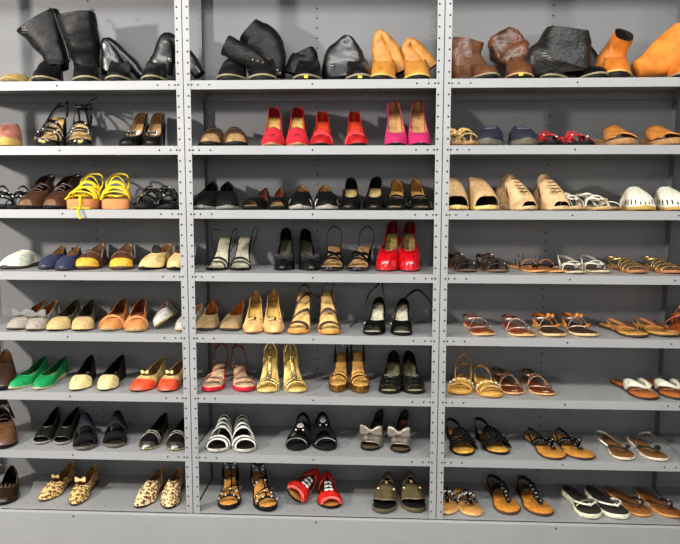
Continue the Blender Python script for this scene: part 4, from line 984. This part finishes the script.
pair('soft_shoe', 1, 0, 'olive tan soft leather shoe', [((10, 82), (26, 72), {'Y': .02, 'lab': 'olive tan soft low shoe, nearer of two, left end of top shelf'}), ((32, 81), (50, 72), {'Y': .10, 'lab': 'olive tan soft low shoe tucked behind the black boot, top shelf'})],
     closed(OLS, DARKIN, None, M((110, 92, 58), .7), thr=.5, hthr=.038, hside=.03, cnt=.035), hh=.004, w=.044, th=.008, Lf=.22)
G = 'tall black zipped boots, left bay'
def bA(s):
    buckle(s, 25, 30, .108, SILV, .010, 'metal_ornament')
    bpy.context.view_layer.update(); inv = s.r.matrix_world.inverted(); bm = bmesh.new()
    tube(bm, cr([inv @ at(*p) for p in ((54, 12, .13), (60, 30, .12), (66, 46, .115), (70, 62, .12))], 6), .003); s.add('zip', bm, M((50, 48, 44), .4, .5))
    bm = bmesh.new(); tube(bm, [inv @ at(*p) for p in ((48, 12, .13), (50, 8, .13), (53, 9, .13), (55, 14, .13))], .0022); s.add('pull_loop', bm, BKL)
boot('tall_boot', 0, 'tall black boot slumping left with a silver badge, top shelf', (43, 81), (58, 62), BL1,
     [([(57, 68, .18, 11, .035), (56, 56, .19, 12, .038), (50, 42, .20, 17, .042), (38, 21, .20, 23, .045)],)], grp=G, after=bA, bf=dict(hthr=.055, cnt=.08))
boot('tall_boot', 0, 'tall black boot standing upright with its shaft creased, top shelf', (84, 81), (90, 62), BL1,
     [([(88, 68, .16, 12, .035), (86, 57, .15, 13, .036), (83, 42, .14, 16, .042), (79, 28, .13, 17.5, .045), (77, 15, .13, 18, .046)],)], grp=G, sideid=-1, bf=dict(hthr=.055, cnt=.08),
     after=lambda s: buckle(s, 92, 11, .17, BKL, .006, 'pull_loop'))
PB = M((9, 9, 9), .34, 0, .15)
G = 'folded black dress boots, left bay'
boot('folded_boot', 0, 'glossy black boot with shaft folded to the right, top shelf, left bay', (118, 81), (122, 62), PB,
     [([(115, 72, .17, 12, .035), (112, 58, .17, 10, .035), (108, 43, .17, 5, .03), (118, 51, .18, 6, .03), (131, 64, .19, 6, .03), (142, 76, .20, 5, .03)],)], grp=G, after=lambda s: (buckle(s, 106, 63, .15), buckle(s, 112, 53, .14, SILV, .004, 'stud')), w=.042)
boot('folded_boot', 0, 'glossy black boot leaning behind the post, top shelf, left bay', (153, 81), (160, 62), PB,
     [([(160, 72, .17, 13, .035), (164, 56, .17, 11, .035), (168, 40, .17, 7, .03), (178, 48, .19, 8, .03), (190, 62, .2, 8, .03), (200, 75, .2, 6, .03)],)], grp=G, after=lambda s: buckle(s, 170, 60, .14, SILV, .005), w=.042)
G = 'laced black combat boots, middle bay'
def evs(pts):
    def f(s):
        bpy.context.view_layer.update(); inv = s.r.matrix_world.inverted(); me = None
        for p in pts:
            c = inv @ at(*p)
            if me is None: bm = bmesh.new(); ball(bm, Vector(), .0035, seg=6); o = s.add('eyelet', bm, metalm((190, 180, 150), .3)); me = o.data
            else: o = bpy.data.objects.new('eyelet', me); COL.objects.link(o); o.parent = s.r
            o.location = c
    return f
boot('combat_boot', 1, 'black laced combat boot with short shaft lying leftward across, middle bay', (230, 80), (240, 62), BL2,
     [([(252, 74, .12, 8, .03), (262, 67, .10, 8, .03), (247, 57, .09, 10, .032), (226, 46, .09, 10, .032)],)], grp=G, after=evs([(237 + 5.2*i, 56 + 1.3*i, .062) for i in range(6)] + [(217 + 3*i, 69 - (i % 3)*1.2, .09) for i in range(6)]), w=.05, th=.018)
boot('combat_boot', 1, 'black combat boot with tall shaft pointing up left, middle bay', (260, 80), (268, 62), BL2,
     [([(272, 76, .20, 13, .04), (273, 62, .20, 13, .04), (268, 50, .21, 17, .045), (259, 40, .21, 17, .045), (249, 31, .21, 14, .045)],)], grp=G, after=evs([(269 + 2.8*i, 67 + (i % 3)*2 + i, .07) for i in range(5)]), sideid=-1, w=.05, th=.018)
G = 'black ankle boots with yellow stickers, middle bay'
boot('ankle_boot', 1, 'smaller black ankle boot with yellow sticker, top shelf, middle bay', (308, 80), (309, 60), BL1,
     [([(300, 76, .18, 16, .035), (303, 64, .18, 15, .035), (306, 57, .18, 12, .03), (304, 51, .18, 9, .028)],)], grp=G, after=lambda s: (stickb(s, 306, 77, .015), buckle(s, 304, 64, .13, SILV, .005)), w=.048)
boot('ankle_boot', 1, 'bulky black boot with side buckle and yellow sticker, middle bay', (359, 80), (356, 60), PB,
     [([(345, 78, .17, 22, .04), (344, 64, .17, 21, .04), (346, 50, .17, 17, .035), (348, 37, .17, 5, .03)], None or PB, dict(top=False, amp=.004))], grp=G, after=lambda s: (stickb(s, 360, 77, .015), buckle(s, 332, 66, .125)), sideid=-1, w=.044)
G = 'golden tan boots with folded shafts, middle bay'
TB1 = M((192, 130, 50), .5, 0, 0, None, (140, 88, 30), 26, .5)
boot('tan_boot', 1, 'golden tan boot with taller folded shaft, top shelf, middle bay', (383, 80), (384, 62), TB1,
     [([(383, 72, .17, 13, .035), (382, 58, .17, 10, .032), (379, 44, .17, 7, .03), (380, 34, .17, 4, .03), (387, 40, .17, 5, .03), (396, 56, .17, 6, .03), (402, 72, .17, 7, .03)],)], grp=G, w=.045, bf=dict(toesole=M((226, 186, 96), .6)))
boot('tan_boot', 1, 'golden tan boot with shaft flopped right beside the post', (417, 80), (416, 62), TB1,
     [([(416, 70, .17, 12, .035), (412, 58, .17, 9, .032), (406, 49, .17, 5, .03), (411, 42, .17, 4, .03), (420, 52, .17, 7, .03), (432, 68, .17, 7, .03)],)], grp=G, sideid=-1, w=.045, bf=dict(toesole=M((226, 186, 96), .6)))
G = 'crumpled brown boots, right bay'
BB1 = M((104, 62, 36), .4, 0, .1, None, (60, 34, 20), 24, .6)
boot('brown_boot', 2, 'brown boot with wide slouched shaft beside the post, right bay', (495, 79), (462, 66), BB1,
     [([(470, 76, .18, 17, .045), (467, 64, .17, 16, .045), (466, 52, .17, 15, .045), (468, 41, .17, 15, .04)], BB1, dict(amp=.006))], grp=G, w=.044, bf=dict(hthr=.05, cnt=.07, hs=.05))
boot('brown_boot', 2, 'brown boot with crumpled shaft and tan sole, right bay', (518, 79), (520, 60), BB1,
     [([(520, 70, .19, 12, .04), (516, 60, .20, 14, .04), (509, 49, .22, 19, .042), (510, 40, .22, 17, .042), (513, 31, .22, 6, .035)], BB1, dict(amp=.010, top=False, ex=.6))], grp=G, sideid=-1, w=.047,
     after=lambda s: stickb(s, 521, 74.5, .012), bf=dict(toesole=M((196, 150, 96), .6)))
G = 'large black leather boots, right bay'
BW1 = M((34, 32, 30), .3, 0, 0, None, (15, 14, 14), 18, .6)
boot('large_black_boot', 2, 'large black boot, its wide wrinkled shaft folded over, right bay', (552, 79), (560, 62), BW1,
     [([(557, 75, .12, 28, .05), (557, 66, .12, 32, .055), (562, 54, .12, 27, .055), (565, 43, .12, 24, .052), (567, 31, .12, 21.5, .05)], BW1, dict(amp=.006, fr=16, ex=.55))], grp=G, w=.046, Y=.05, bf=dict(hthr=.05, cnt=.06, hs=.045), after=lambda s: (buckle(s, 544, 56, .055), buckle(s, 549, 58, .055, SILV, .006)))
boot('large_black_boot', 2, 'black boot half hidden behind the wrinkled shaft, right bay', (598, 79), (580, 62), BL1,
     [([(592, 72, .2, 12, .035), (588, 60, .2, 10, .03), (584, 50, .2, 7, .03)],)], grp=G, sideid=-1, w=.042, hh=.01, bf=dict(hthr=.04, cnt=.06, hs=.045))
OB1 = M((204, 118, 36), .5, 0, 0, None, (166, 88, 24), 20, .4)
G = 'orange tan boots, right bay'
boot('orange_boot', 2, 'orange tan ankle boot with open top leaning right, right bay', (620, 79), (608, 62), OB1,
     [([(606, 73, .18, 13, .04), (610, 62, .17, 13, .04), (617, 48, .15, 10, .036), (624, 35, .11, 9, .034)], OB1)], grp=G, w=.046, th=.024, bf=dict(toesole=M((226, 180, 96), .6)))
boot('orange_boot', 2, 'large orange suede boot lying down at the right photo edge', (686, 79), (672, 60), OB1,
     [([(635, 70, .15, 7, .03), (648, 65, .15, 12, .045), (662, 58, .14, 17, .055), (675, 50, .14, 20, .058), (686, 43, .14, 21, .058)], M((220, 130, 38), .8, 0, 0, None, (196, 108, 28), 30, .3), dict(top=False, amp=.003))], grp=G, sideid=-1)
